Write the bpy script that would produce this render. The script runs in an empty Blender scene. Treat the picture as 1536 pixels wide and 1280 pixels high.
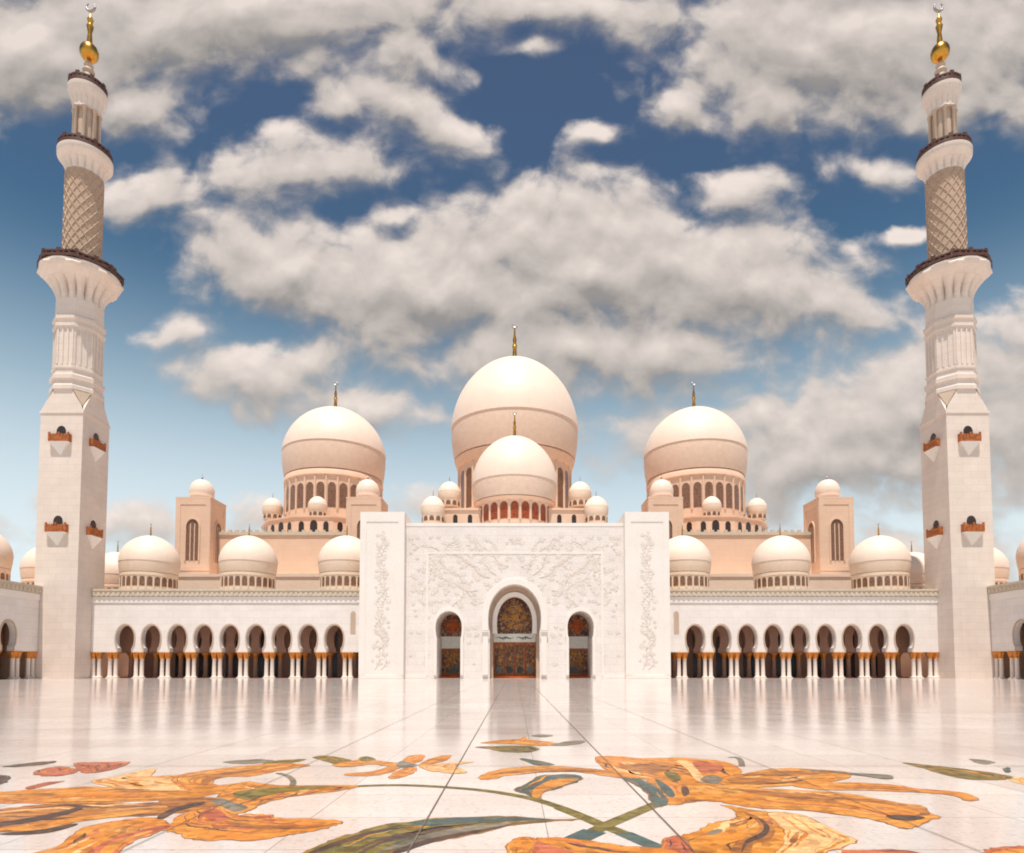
import bpy, bmesh, math, random
from mathutils import Vector, Matrix
random.seed(7)
R = math.radians
PI = math.pi
sc = bpy.context.scene
col = sc.collection

# ------------------------------------------------------------------ camera
F_PX, PCX, W_PX, H_PX = 985.0, 772.0, 1536.0, 1280.0
CAM_H, PITCH = 1.9, R(3.0)
PCY = 1000.0 - F_PX * math.tan(PITCH)
cam_d = bpy.data.cameras.new('camera')
cam = bpy.data.objects.new('camera', cam_d)
col.objects.link(cam)
cam.location = (0, 0, CAM_H)
cam.rotation_euler = (PI / 2 + PITCH, 0, 0)
cam_d.sensor_width = 36.0
cam_d.lens = 36.0 * F_PX / W_PX
cam_d.shift_x = -(PCX - W_PX / 2) / W_PX
cam_d.shift_y = (PCY - H_PX / 2) / W_PX
cam_d.clip_start = 0.1
cam_d.clip_end = 5000
sc.camera = cam

def ray(px, py):
    u = (px - PCX) / F_PX
    v = (PCY - py) / F_PX
    return (u, math.cos(PITCH) - v * math.sin(PITCH), math.sin(PITCH) + v * math.cos(PITCH))
def at(px, py, Y):                      # a pixel of the survey photo and a depth -> world X, Z
    d = ray(px, py)
    t = Y / d[1]
    return d[0] * t, CAM_H + d[2] * t
def zz(py, Y): return at(PCX, py, Y)[1]
def xx(px, py, Y): return at(px, py, Y)[0]
def gnd(px, py):                        # a pixel on the ground -> world X, Y
    d = ray(px, py)
    t = -CAM_H / d[2]
    return d[0] * t, d[1] * t

# ------------------------------------------------------------------ light, sky, exposure
SUN_EL, SUN_AZ = R(74), R(-6)           # azimuth measured from straight behind the camera
sun_dir = Vector((math.sin(SUN_AZ) * math.cos(SUN_EL), -math.cos(SUN_AZ) * math.cos(SUN_EL), math.sin(SUN_EL)))
sd = bpy.data.lights.new('sun', 'SUN')
sd.energy = 3.6
sd.angle = R(0.6)
sd.color = (1.0, 0.945, 0.87)
so = bpy.data.objects.new('sun', sd)
so.rotation_euler = (-sun_dir).to_track_quat('-Z', 'Y').to_euler()
so.location = (0, -30, 120)
col.objects.link(so)
sc.view_settings.view_transform = 'Standard'
sc.view_settings.look = 'None'
sc.view_settings.gamma = 1
sc.view_settings.exposure = 0.61
sc.cycles.filter_width = 1.9
sc.cycles.max_bounces = 8
sc.cycles.diffuse_bounces = 4
sc.cycles.use_denoising = True

class NT:                               # tiny helper for node trees
    def __init__(s, tree):
        s.t = tree
        s.n, s.l = tree.nodes, tree.links
    def node(s, kind, **kw):
        nd = s.n.new(kind)
        for k, v in kw.items(): setattr(nd, k, v)
        return nd
    def put(s, sock, v):
        if hasattr(v, 'is_output'): s.l.new(v, sock)
        elif v is not None: sock.default_value = v
    def math(s, op, a, b=None, c=None, clamp=False):
        nd = s.node('ShaderNodeMath', operation=op, use_clamp=clamp)
        for i, v in enumerate((a, b, c)): s.put(nd.inputs[i], v) if v is not None else None
        return nd.outputs[0]
    def vmath(s, op, a, b=None):
        nd = s.node('ShaderNodeVectorMath', operation=op)
        s.put(nd.inputs[0], a)
        if b is not None: s.put(nd.inputs[1], b)
        return nd.outputs['Value'] if op in ('LENGTH', 'DOT_PRODUCT') else nd.outputs[0]
    def mix(s, f, a, b, blend='MIX'):
        nd = s.node('ShaderNodeMix', data_type='RGBA', blend_type=blend)
        s.put(nd.inputs[0], f); s.put(nd.inputs[6], a); s.put(nd.inputs[7], b)
        return nd.outputs[2]
    def ramp(s, f, stops, interp='LINEAR'):
        nd = s.node('ShaderNodeValToRGB')
        nd.color_ramp.interpolation = interp
        e = nd.color_ramp.elements
        while len(e) < len(stops): e.new(0.5)
        for i, (p, c) in enumerate(stops):
            e[i].position = p
            e[i].color = (*c, 1) if len(c) == 3 else c
        s.put(nd.inputs[0], f)
        return nd.outputs[0]
    def noise(s, vec, scale, detail=4, rough=0.55, dist=0.0):
        nd = s.node('ShaderNodeTexNoise')
        nd.inputs['Scale'].default_value = scale
        nd.inputs['Detail'].default_value = detail
        nd.inputs['Roughness'].default_value = rough
        nd.inputs['Distortion'].default_value = dist
        if vec is not None: s.l.new(vec, nd.inputs['Vector'])
        return nd.outputs['Fac']
    def sstep(s, x, lo, hi):
        nd = s.node('ShaderNodeMapRange', interpolation_type='SMOOTHSTEP')
        s.put(nd.inputs[0], x)
        nd.inputs[1].default_value = lo; nd.inputs[2].default_value = hi
        return nd.outputs[0]

world = bpy.data.worlds.new('World')
sc.world = world
world.use_nodes = True
world.node_tree.nodes.clear()
w = NT(world.node_tree)
sky = w.node('ShaderNodeTexSky', sky_type='NISHITA')
sky.sun_disc = False
sky.sun_elevation = SUN_EL
sky.sun_rotation = math.atan2(sun_dir.x, sun_dir.y)
sky.air_density = 1.0
sky.dust_density = 0.6
sky.ozone_density = 2.5

# clouds: soft banks standing in a far wall of air to the north, at fixed bearings and heights, broken up by noise
def azel(px, py):
    d = ray(px, py)
    return d[0] / d[1], d[2] / d[1]
CLOUDS = [  # centre x, y, half width, half height, tilt deg, weight
    (300, 25, 390, 85, -4, 1.6), (50, 90, 200, 85, 10, 1.5), (185, 150, 85, 48, 25, 1.1), (590, 60, 95, 55, 20, 1.0),
    (610, 165, 105, 42, 28, .95), (705, 220, 55, 38, 45, .8), (520, 150, 50, 35, 0, .7),
    (450, 255, 140, 58, -12, .95), (230, 300, 85, 48, -10, .85), (310, 330, 60, 24, 10, .7), (590, 320, 45, 18, 0, .7),
    (430, 400, 135, 66, 3, 1.3), (640, 435, 230, 90, 5, 1.4), (890, 400, 210, 115, 5, 1.45), (1110, 425, 200, 88, 12, 1.35),
    (1250, 460, 120, 50, 14, .95), (860, 520, 330, 70, 2, 1.1), (700, 335, 40, 25, -20, .7), (870, 300, 60, 30, 0, .8),
    (380, 575, 120, 60, 15, .9), (280, 495, 60, 26, 0, .75), (470, 540, 60, 40, 0, .75), (560, 610, 120, 40, 5, .7),
    (1360, 610, 260, 90, -22, 1.2), (1250, 690, 270, 80, -5, 1.1), (1500, 640, 120, 120, 0, 1.0), (1020, 640, 180, 60, 0, .75),
    (1300, 70, 270, 100, 4, 1.6), (1180, 150, 110, 55, 15, .95), (1010, 150, 75, 48, 20, .8), (1050, 85, 50, 30, 0, .75),
    (1440, 150, 130, 55, -15, 1.0), (1500, 60, 140, 110, 0, 1.1),
    (840, 12, 190, 38, 4, .95), (1110, 285, 65, 48, -15, .85), (1310, 250, 75, 38, 15, .66), (1355, 352, 36, 10, 0, .6),
    (640, 755, 90, 40, 0, .7), (200, 790, 260, 40, 0, .55), (1440, 830, 200, 50, 0, .65), (150, -60, 400, 60, 0, 1.2), (1300, -70, 500, 70, 0, 1.2),
    (895, 210, 40, 20, 0, .55), (800, 70, 40, 16, 0, .55)]
grp = bpy.data.node_groups.new('cloud_density', 'ShaderNodeTree')
grp.interface.new_socket('azel', in_out='INPUT', socket_type='NodeSocketVector')
grp.interface.new_socket('density', in_out='OUTPUT', socket_type='NodeSocketFloat')
grp.interface.new_socket('field', in_out='OUTPUT', socket_type='NodeSocketFloat')
g = NT(grp)
gi, go = g.node('NodeGroupInput'), g.node('NodeGroupOutput')
warp = g.node('ShaderNodeTexNoise')
warp.inputs['Scale'].default_value = 7.0
warp.inputs['Detail'].default_value = 5
g.l.new(gi.outputs[0], warp.inputs['Vector'])
wv = g.vmath('MULTIPLY', g.vmath('SUBTRACT', warp.outputs['Color'], (0.5, 0.5, 0.5)), (0.085, 0.07, 0.0))
pos = g.vmath('ADD', gi.outputs[0], wv)
acc = None
for ci, (px, py, rx, ry, tilt, wt) in enumerate(CLOUDS):
    if ci % 7 == 6: pos = g.vmath('ADD', pos, g.math('MULTIPLY', acc, 1e-7))   # evaluate bank after bank, to spare shader memory
    a0, e0 = azel(px, py)
    ax, _ = azel(px + 10, py)
    _, ey = azel(px, py - 10)
    m = g.node('ShaderNodeMapping', vector_type='TEXTURE')
    m.inputs['Location'].default_value = (a0, e0, 0)
    m.inputs['Rotation'].default_value = (0, 0, R(-tilt))
    m.inputs['Scale'].default_value = (rx * 1.5 * (ax - a0) / 10, ry * 1.5 * (ey - e0) / 10, 1)
    g.l.new(pos, m.inputs['Vector'])
    f = g.math('MULTIPLY_ADD', g.vmath('LENGTH', m.outputs[0]), -wt, wt)
    acc = f if acc is None else g.math('SMOOTH_MAX', acc, f, 0.40)
sq = g.vmath('MULTIPLY', gi.outputs[0], (1.0, 1.2, 1.0))
n0 = g.noise(sq, 5.5, 3, 0.5, 0.2)
field = g.math('ADD', g.math('MAXIMUM', acc, -0.9), g.math('MULTIPLY', g.math('SUBTRACT', n0, 0.5), 0.55))
g.l.new(field, go.inputs['field'])
n1 = g.noise(g.vmath('ADD', sq, wv), 12.0, 9, 0.57, 0.15)
def billow(scale, det):
    vor = g.node('ShaderNodeTexVoronoi', feature='SMOOTH_F1')
    vor.inputs['Scale'].default_value = scale
    vor.inputs['Smoothness'].default_value = 0.5
    vor.inputs['Detail'].default_value = det
    vor.inputs['Roughness'].default_value = 0.5
    g.l.new(g.vmath('ADD', sq, wv), vor.inputs['Vector'])
    return g.math('SUBTRACT', 0.42, vor.outputs['Distance'])
puff = g.math('ADD', g.math('MULTIPLY', g.math('SUBTRACT', n1, 0.5), 1.05), g.math('MULTIPLY', billow(11.0, 2.0), 0.42))
g.l.new(g.math('ADD', field, puff), go.inputs['density'])

tc = w.node('ShaderNodeTexCoord')
sep = w.node('ShaderNodeSeparateXYZ')
w.l.new(tc.outputs['Generated'], sep.inputs[0])
north = w.math('MAXIMUM', w.math('ABSOLUTE', sep.outputs[1]), 0.22)
az = w.math('DIVIDE', sep.outputs[0], north)
rise = w.math('DIVIDE', sep.outputs[2], north)
el = w.math('ARCSINE', sep.outputs[2])
cmb = w.node('ShaderNodeCombineXYZ')
w.l.new(az, cmb.inputs[0]); w.l.new(rise, cmb.inputs[1])
def cloud_at(vec):
    nd = w.node('ShaderNodeGroup'); nd.node_tree = grp
    w.l.new(vec, nd.inputs[0])
    return nd.outputs
c0 = cloud_at(cmb.outputs[0])
c1 = cloud_at(w.vmath('ADD', w.vmath('ADD', cmb.outputs[0], w.math('MULTIPLY', c0['density'], 1e-7)), (-0.004, 0.030, 0.0)))
d0 = c0['density']
grad = w.math('SUBTRACT', c0['field'], c1['field'])
puffs = w.math('SUBTRACT', w.math('SUBTRACT', d0, c0['field']), w.math('SUBTRACT', c1['density'], c1['field']))
lit = w.math('ADD', w.math('MULTIPLY_ADD', grad, 1.15, 0.46), w.math('MULTIPLY', puffs, 0.8), clamp=True)
cover = w.sstep(w.math('MULTIPLY', w.math('ADD', d0, 0.13), w.math('MULTIPLY_ADD', lit, 1.0, 0.75)), 0.0, 0.74)
thick = w.sstep(c0['field'], 0.35, 1.2)
CB, CD = (1.62, 1.43, 1.31), (0.58, 0.54, 0.51)
ccol = w.mix(lit, (*CD, 1), (*CB, 1))
ccol = w.mix(w.math('MULTIPLY', thick, 0.14), ccol, (0.70, 0.63, 0.585, 1))
tint = w.ramp(w.math('DIVIDE', el, 1.0), [(0.0, (1.5, 1.35, 1.15)), (0.20, (1.0, 1.15, 1.05)), (0.36, (0.42, 0.83, 0.80)), (0.62, (0.55, 0.64, 0.64)), (0.9, (0.6, 0.58, 0.6))])
skyc = w.mix(1.0, sky.outputs[0], tint, 'MULTIPLY')
skyc = w.mix(w.math('MULTIPLY', w.sstep(el, 0.56, 0.10), 0.90), skyc, (7.2, 8.0, 8.2, 1))
b1 = w.node('ShaderNodeBackground'); b1.inputs[1].default_value = 0.075
w.l.new(skyc, b1.inputs[0])
b2 = w.node('ShaderNodeBackground'); b2.inputs[1].default_value = 0.365
w.l.new(ccol, b2.inputs[0])
ms = w.node('ShaderNodeMixShader')
w.l.new(w.math('MULTIPLY', cover, 0.97), ms.inputs[0])
w.l.new(b1.outputs[0], ms.inputs[1]); w.l.new(b2.outputs[0], ms.inputs[2])
wo = w.node('ShaderNodeOutputWorld')
w.l.new(ms.outputs[0], wo.inputs[0])
world.cycles.sampling_method = 'NONE'

# ------------------------------------------------------------------ materials
def mat(name, build):
    m = bpy.data.materials.new(name)
    m.use_nodes = True
    m.node_tree.nodes.clear()
    t = NT(m.node_tree)
    p = t.node('ShaderNodeBsdfPrincipled')
    o = t.node('ShaderNodeOutputMaterial')
    t.l.new(p.outputs[0], o.inputs[0])
    build(t, p)
    return m
def stone(name, c1, c2, rough=0.5, scale=0.35, bump=0.0, bscale=6.0, joint=0.0, jw=2.4, jh=1.1, speck=0.0):
    def b(t, p):
        v = t.node('ShaderNodeNewGeometry').outputs['Position']
        n = t.noise(v, scale, 6, 0.65)
        c = t.ramp(n, [(0.32, c2), (0.66, c1)])
        fine = t.noise(v, 5.0, 4, 0.7)
        c = t.mix(0.22, c, t.ramp(fine, [(0.3, tuple(x * 0.72 for x in c1)), (0.7, tuple(min(1, x * 1.12) for x in c1))]))
        streak = t.noise(t.vmath('MULTIPLY', v, (1.0, 1.0, 0.08)), 0.9, 4, 0.6)
        c = t.mix(t.math('MULTIPLY', t.sstep(streak, 0.55, 0.8), 0.16), c, tuple(x * 0.7 for x in c2) + (1,))
        h = None
        if joint:
            sp = t.node('ShaderNodeSeparateXYZ'); t.l.new(v, sp.inputs[0])
            u = t.math('ADD', sp.outputs[0], t.math('MULTIPLY', sp.outputs[1], 0.97))
            cb = t.node('ShaderNodeCombineXYZ'); t.l.new(u, cb.inputs[0]); t.l.new(sp.outputs[2], cb.inputs[1])
            br = t.node('ShaderNodeTexBrick')
            t.l.new(cb.outputs[0], br.inputs['Vector'])
            br.inputs['Scale'].default_value = 1.0
            br.inputs['Brick Width'].default_value = jw
            br.inputs['Row Height'].default_value = jh
            br.inputs['Mortar Size'].default_value = 0.025
            br.inputs['Color1'].default_value = (1, 1, 1, 1)
            br.inputs['Color2'].default_value = (0.86, 0.86, 0.86, 1)
            br.inputs['Mortar'].default_value = (0.55, 0.5, 0.45, 1)
            c = t.mix(joint, c, br.outputs['Color'], 'MULTIPLY')
        t.l.new(c, p.inputs['Base Color'])
        p.inputs['Roughness'].default_value = rough
        p.inputs['Specular IOR Level'].default_value = 0.3
        if bump:
            bm_ = t.node('ShaderNodeBump')
            bm_.inputs['Strength'].default_value = bump
            bm_.inputs['Distance'].default_value = 0.15
            t.l.new(t.noise(v, bscale, 5, 0.6), bm_.inputs['Height'])
            t.l.new(bm_.outputs[0], p.inputs['Normal'])
    return mat(name, b)
def plain(name, c, rough=0.5, metal=0.0, var=0.25, scale=3.0, spec=0.5):
    def b(t, p):
        v = t.node('ShaderNodeNewGeometry').outputs['Position']
        n = t.noise(v, scale, 4, 0.6)
        t.l.new(t.ramp(n, [(0.3, tuple(x * (1 - var) for x in c)), (0.7, tuple(min(1, x * (1 + var)) for x in c))]), p.inputs['Base Color'])
        t.l.new(t.math('MULTIPLY_ADD', n, 0.2, rough - 0.1), p.inputs['Roughness'])
        p.inputs['Metallic'].default_value = metal
        p.inputs['Specular IOR Level'].default_value = spec
    return mat(name, b)

M = {}
M['marble'] = stone('facade_marble', (0.86, 0.795, 0.755), (0.78, 0.71, 0.665), 0.5, 0.4, 0.25, 5.0, joint=0.35)
M['smooth'] = stone('smooth_marble', (0.87, 0.815, 0.76), (0.82, 0.75, 0.69), 0.45, 0.3)
M['relief'] = stone('carved_marble', (0.82, 0.745, 0.68), (0.74, 0.66, 0.59), 0.55, 0.8, 0.3, 8.0)
M['cap'] = stone('dome_marble', (0.84, 0.68, 0.565), (0.80, 0.63, 0.51), 0.5, 0.25)
M['band'] = stone('dome_band_stone', (0.81, 0.61, 0.48), (0.73, 0.53, 0.40), 0.65, 0.9, 0.5, 3.0)
M['pband'] = stone('pale_band_stone', (0.82, 0.65, 0.51), (0.77, 0.59, 0.45), 0.6, 0.6, 0.3, 4.0)
M['peach'] = stone('peach_stone', (0.80, 0.56, 0.41), (0.74, 0.50, 0.36), 0.65, 0.3, 0.2, 4.0, joint=0.25)
M['shaft'] = stone('minaret_marble', (0.79, 0.68, 0.60), (0.71, 0.60, 0.52), 0.55, 0.35, 0.2, 5.0, joint=0.35)
M['lattice'] = stone('lattice_stone', (0.50, 0.36, 0.26), (0.42, 0.29, 0.21), 0.7, 0.8, 0.3, 5.0)
M['tan'] = stone('tan_stone', (0.56, 0.43, 0.33), (0.47, 0.35, 0.26), 0.6, 0.6)
M['cornice'] = stone('cornice_stone', (0.66, 0.56, 0.44), (0.56, 0.46, 0.35), 0.6, 0.8, 0.4, 8.0)
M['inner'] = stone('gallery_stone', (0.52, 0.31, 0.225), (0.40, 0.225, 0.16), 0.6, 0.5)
M['gold'] = plain('gold_leaf', (0.62, 0.30, 0.05), 0.3, 1.0, 0.2, 1.5)
M['palm'] = plain('gold_capital', (0.60, 0.22, 0.035), 0.45, 0.35, 0.35, 4.0)
M['bronze'] = plain('bronze_ornament', (0.46, 0.22, 0.06), 0.5, 0.3, 0.4, 3.0)
M['silver'] = plain('silvered_metal', (0.35, 0.31, 0.30), 0.4, 0.8)
M['rail'] = plain('dark_brown_wood', (0.085, 0.032, 0.02), 0.55, 0.0, 0.4)
M['wood'] = plain('orange_brown_wood', (0.36, 0.10, 0.02), 0.5, 0.0, 0.5, 2.0)
M['dark'] = plain('dark_glass', (0.035, 0.02, 0.015), 0.25, 0.0, 0.5)
M['brownglass'] = plain('brown_glass', (0.20, 0.10, 0.058), 0.3, 0.0, 0.5)
M['amber'] = plain('amber_glass', (0.30, 0.055, 0.012), 0.3, 0.0, 0.5)
M['black'] = plain('black_door', (0.012, 0.011, 0.013), 0.25, 0.0, 0.3)
M['red'] = plain('red_carpet', (0.20, 0.012, 0.008), 0.9, 0.0, 0.3)
M['orange'] = plain('orange_threshold', (0.62, 0.13, 0.015), 0.6, 0.0, 0.3)
M['pale'] = stone('pale_green_marble', (0.88, 0.88, 0.82), (0.74, 0.75, 0.68), 0.4, 2.0, 0.2, 5.0)
M['inkstone'] = plain('dark_inlaid_stone', (0.12, 0.13, 0.13), 0.4, 0.0, 0.2)

def door_pattern(t, p):
    v = t.node('ShaderNodeNewGeometry').outputs['Position']
    vr = t.node('ShaderNodeTexVoronoi', feature='DISTANCE_TO_EDGE')
    vr.inputs['Scale'].default_value = 1.15
    t.l.new(t.vmath('MULTIPLY', v, (1, 0.1, 1)), vr.inputs['Vector'])
    n = t.noise(v, 1.1, 3, 0.6, 1.2)
    c = t.ramp(n, [(0.34, (0.05, 0.018, 0.010)), (0.46, (0.16, 0.055, 0.018)), (0.58, (0.48, 0.23, 0.075)), (0.72, (0.36, 0.27, 0.20))])
    c = t.mix(t.sstep(vr.outputs['Distance'], 0.12, 0.03), c, (0.07, 0.022, 0.012, 1))
    t.l.new(c, p.inputs['Base Color'])
    p.inputs['Roughness'].default_value = 0.35
M['door'] = mat('gilded_door', door_pattern)

def floor_mat(t, p):
    v = t.node('ShaderNodeNewGeometry').outputs['Position']
    n = t.noise(v, 0.22, 6, 0.6)
    c = t.ramp(n, [(0.30, (0.555, 0.475, 0.435)), (0.62, (0.65, 0.585, 0.545))])
    bands = t.noise(t.vmath('MULTIPLY', v, (0.12, 1.0, 1.0)), 0.42, 4, 0.6)
    c = t.mix(t.math('MULTIPLY', t.sstep(bands, 0.5, 0.72), 0.35), c, (0.48, 0.37, 0.33, 1))
    vr = t.node('ShaderNodeTexVoronoi', feature='F1')
    vr.inputs['Scale'].default_value = 22.0
    t.l.new(v, vr.inputs['Vector'])
    sp = t.node('ShaderNodeSeparateColor'); t.l.new(vr.outputs['Color'], sp.inputs[0])
    c = t.mix(0.5, c, t.ramp(sp.outputs[0], [(0.0, (0.66, 0.62, 0.60)), (0.12, (0.93, 0.9, 0.88)), (1.0, (1.06, 1.05, 1.04))]), 'MULTIPLY')
    br = t.node('ShaderNodeTexBrick', offset=0.0)
    t.l.new(t.vmath('ADD', v, (1.09, 0.4, 0.0)), br.inputs['Vector'])
    br.inputs['Scale'].default_value = 1.0
    br.inputs['Brick Width'].default_value = 1.465
    br.inputs['Row Height'].default_value = 1.465
    br.inputs['Mortar Size'].default_value = 0.009
    br.inputs['Mortar Smooth'].default_value = 0.3
    br.inputs['Color1'].default_value = (1.03, 1.02, 1.01, 1)
    br.inputs['Color2'].default_value = (0.90, 0.87, 0.85, 1)
    br.inputs['Mortar'].default_value = (0.50, 0.45, 0.42, 1)
    c = t.mix(1.0, c, br.outputs['Color'], 'MULTIPLY')
    st = t.noise(v, 3.2, 5, 0.75)
    c = t.mix(t.math('MULTIPLY', t.sstep(st, 0.56, 0.76), 0.34), c, (0.42, 0.30, 0.25, 1))
    gr = t.noise(v, 26.0, 3, 0.7)
    c = t.mix(t.math('MULTIPLY', t.sstep(gr, 0.55, 0.75), 0.40), c, (0.36, 0.27, 0.23, 1))
    t.l.new(c, p.inputs['Base Color'])
    rr = t.noise(v, 0.8, 5, 0.7)
    t.l.new(t.math('MULTIPLY_ADD', rr, 0.13, 0.05), p.inputs['Roughness'])
    p.inputs['Specular IOR Level'].default_value = 0.27
    bp = t.node('ShaderNodeBump')
    bp.inputs['Strength'].default_value = 0.05; bp.inputs['Distance'].default_value = 0.01
    t.l.new(t.noise(v, 6.0, 3, 0.5), bp.inputs['Height'])
    t.l.new(bp.outputs[0], p.inputs['Normal'])
M['floor'] = mat('polished_courtyard_marble', floor_mat)

def inlay(name, stops, scale=2.6, stretch=(0.32, 1.0, 1.0), dist=1.1, vein=(0.16, 0.055, 0.015), vamt=0.28):
    def b(t, p):
        v = t.node('ShaderNodeNewGeometry').outputs['Position']
        sv = t.vmath('MULTIPLY', v, stretch)
        n = t.noise(sv, scale, 6, 0.68, dist)
        c = t.ramp(n, stops)
        n2 = t.noise(sv, scale * 1.7, 5, 0.6, dist * 1.4)
        line = t.math('SUBTRACT', 1.0, t.math('MULTIPLY', t.math('ABSOLUTE', t.math('SUBTRACT', n2, 0.5)), 22.0), clamp=True)
        patch = t.sstep(t.noise(v, 0.9, 2, 0.5), 0.40, 0.62)
        c = t.mix(t.math('MULTIPLY', t.math('MULTIPLY', line, patch), vamt), c, (*vein, 1))
        vr = t.node('ShaderNodeTexVoronoi', feature='F1')
        vr.inputs['Scale'].default_value = 9.0
        t.l.new(v, vr.inputs['Vector'])
        sp = t.node('ShaderNodeSeparateColor'); t.l.new(vr.outputs['Color'], sp.inputs[0])
        c = t.mix(0.75, c, t.ramp(sp.outputs[0], [(0.0, (0.52, 0.46, 0.40)), (0.35, (0.92, 0.9, 0.86)), (1.0, (1.16, 1.16, 1.14))]), 'MULTIPLY')
        ve = t.node('ShaderNodeTexVoronoi', feature='DISTANCE_TO_EDGE')
        ve.inputs['Scale'].default_value = 9.0
        t.l.new(v, ve.inputs['Vector'])
        c = t.mix(t.math('MULTIPLY', t.sstep(ve.outputs['Distance'], 0.06, 0.015), 0.30), c, (0.20, 0.12, 0.07, 1))
        t.l.new(c, p.inputs['Base Color'])
        p.inputs['Roughness'].default_value = 0.32
        p.inputs['Specular IOR Level'].default_value = 0.06
    return mat(name, b)
M['gold_in'] = inlay('golden_inlay', [(0.33, (0.22, 0.065, 0.008)), (0.44, (0.48, 0.16, 0.014)), (0.50, (0.56, 0.21, 0.022)), (0.58, (0.62, 0.26, 0.045)), (0.70, (0.66, 0.36, 0.11))])
M['amber_in'] = inlay('amber_inlay', [(0.3, (0.46, 0.13, 0.010)), (0.5, (0.58, 0.20, 0.022)), (0.7, (0.63, 0.28, 0.055))])
M['peach_in'] = inlay('peach_inlay', [(0.3, (0.66, 0.33, 0.11)), (0.6, (0.74, 0.46, 0.22))])
M['brown_in'] = inlay('brown_inlay', [(0.34, (0.13, 0.05, 0.02)), (0.48, (0.30, 0.10, 0.02)), (0.6, (0.45, 0.18, 0.04)), (0.72, (0.55, 0.28, 0.09))], 3.5)
M['red_in'] = inlay('brick_red_inlay', [(0.35, (0.28, 0.06, 0.03)), (0.55, (0.45, 0.11, 0.05)), (0.7, (0.55, 0.22, 0.13))], 3.0)
M['dark_in'] = inlay('dark_inlay', [(0.35, (0.03, 0.02, 0.025)), (0.6, (0.09, 0.045, 0.03)), (0.75, (0.22, 0.09, 0.03))], 4.0)
M['olive_in'] = inlay('olive_inlay', [(0.34, (0.035, 0.028, 0.008)), (0.45, (0.11, 0.085, 0.012)), (0.56, (0.20, 0.155, 0.025)), (0.70, (0.20, 0.13, 0.06))], 4.5, (0.7, 1, 1), 0.6, (0.03, 0.02, 0.01))
M['teal_in'] = inlay('teal_inlay', [(0.35, (0.02, 0.05, 0.055)), (0.55, (0.05, 0.10, 0.10)), (0.72, (0.16, 0.15, 0.06))], 5.0)
M['grey_in'] = inlay('grey_inlay', [(0.35, (0.10, 0.09, 0.07)), (0.65, (0.24, 0.21, 0.16))], 4.0)
M['joint'] = plain('joint_filler', (0.16, 0.13, 0.10), 0.8, 0.0, 0.3, 6.0, 0.1)

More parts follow.
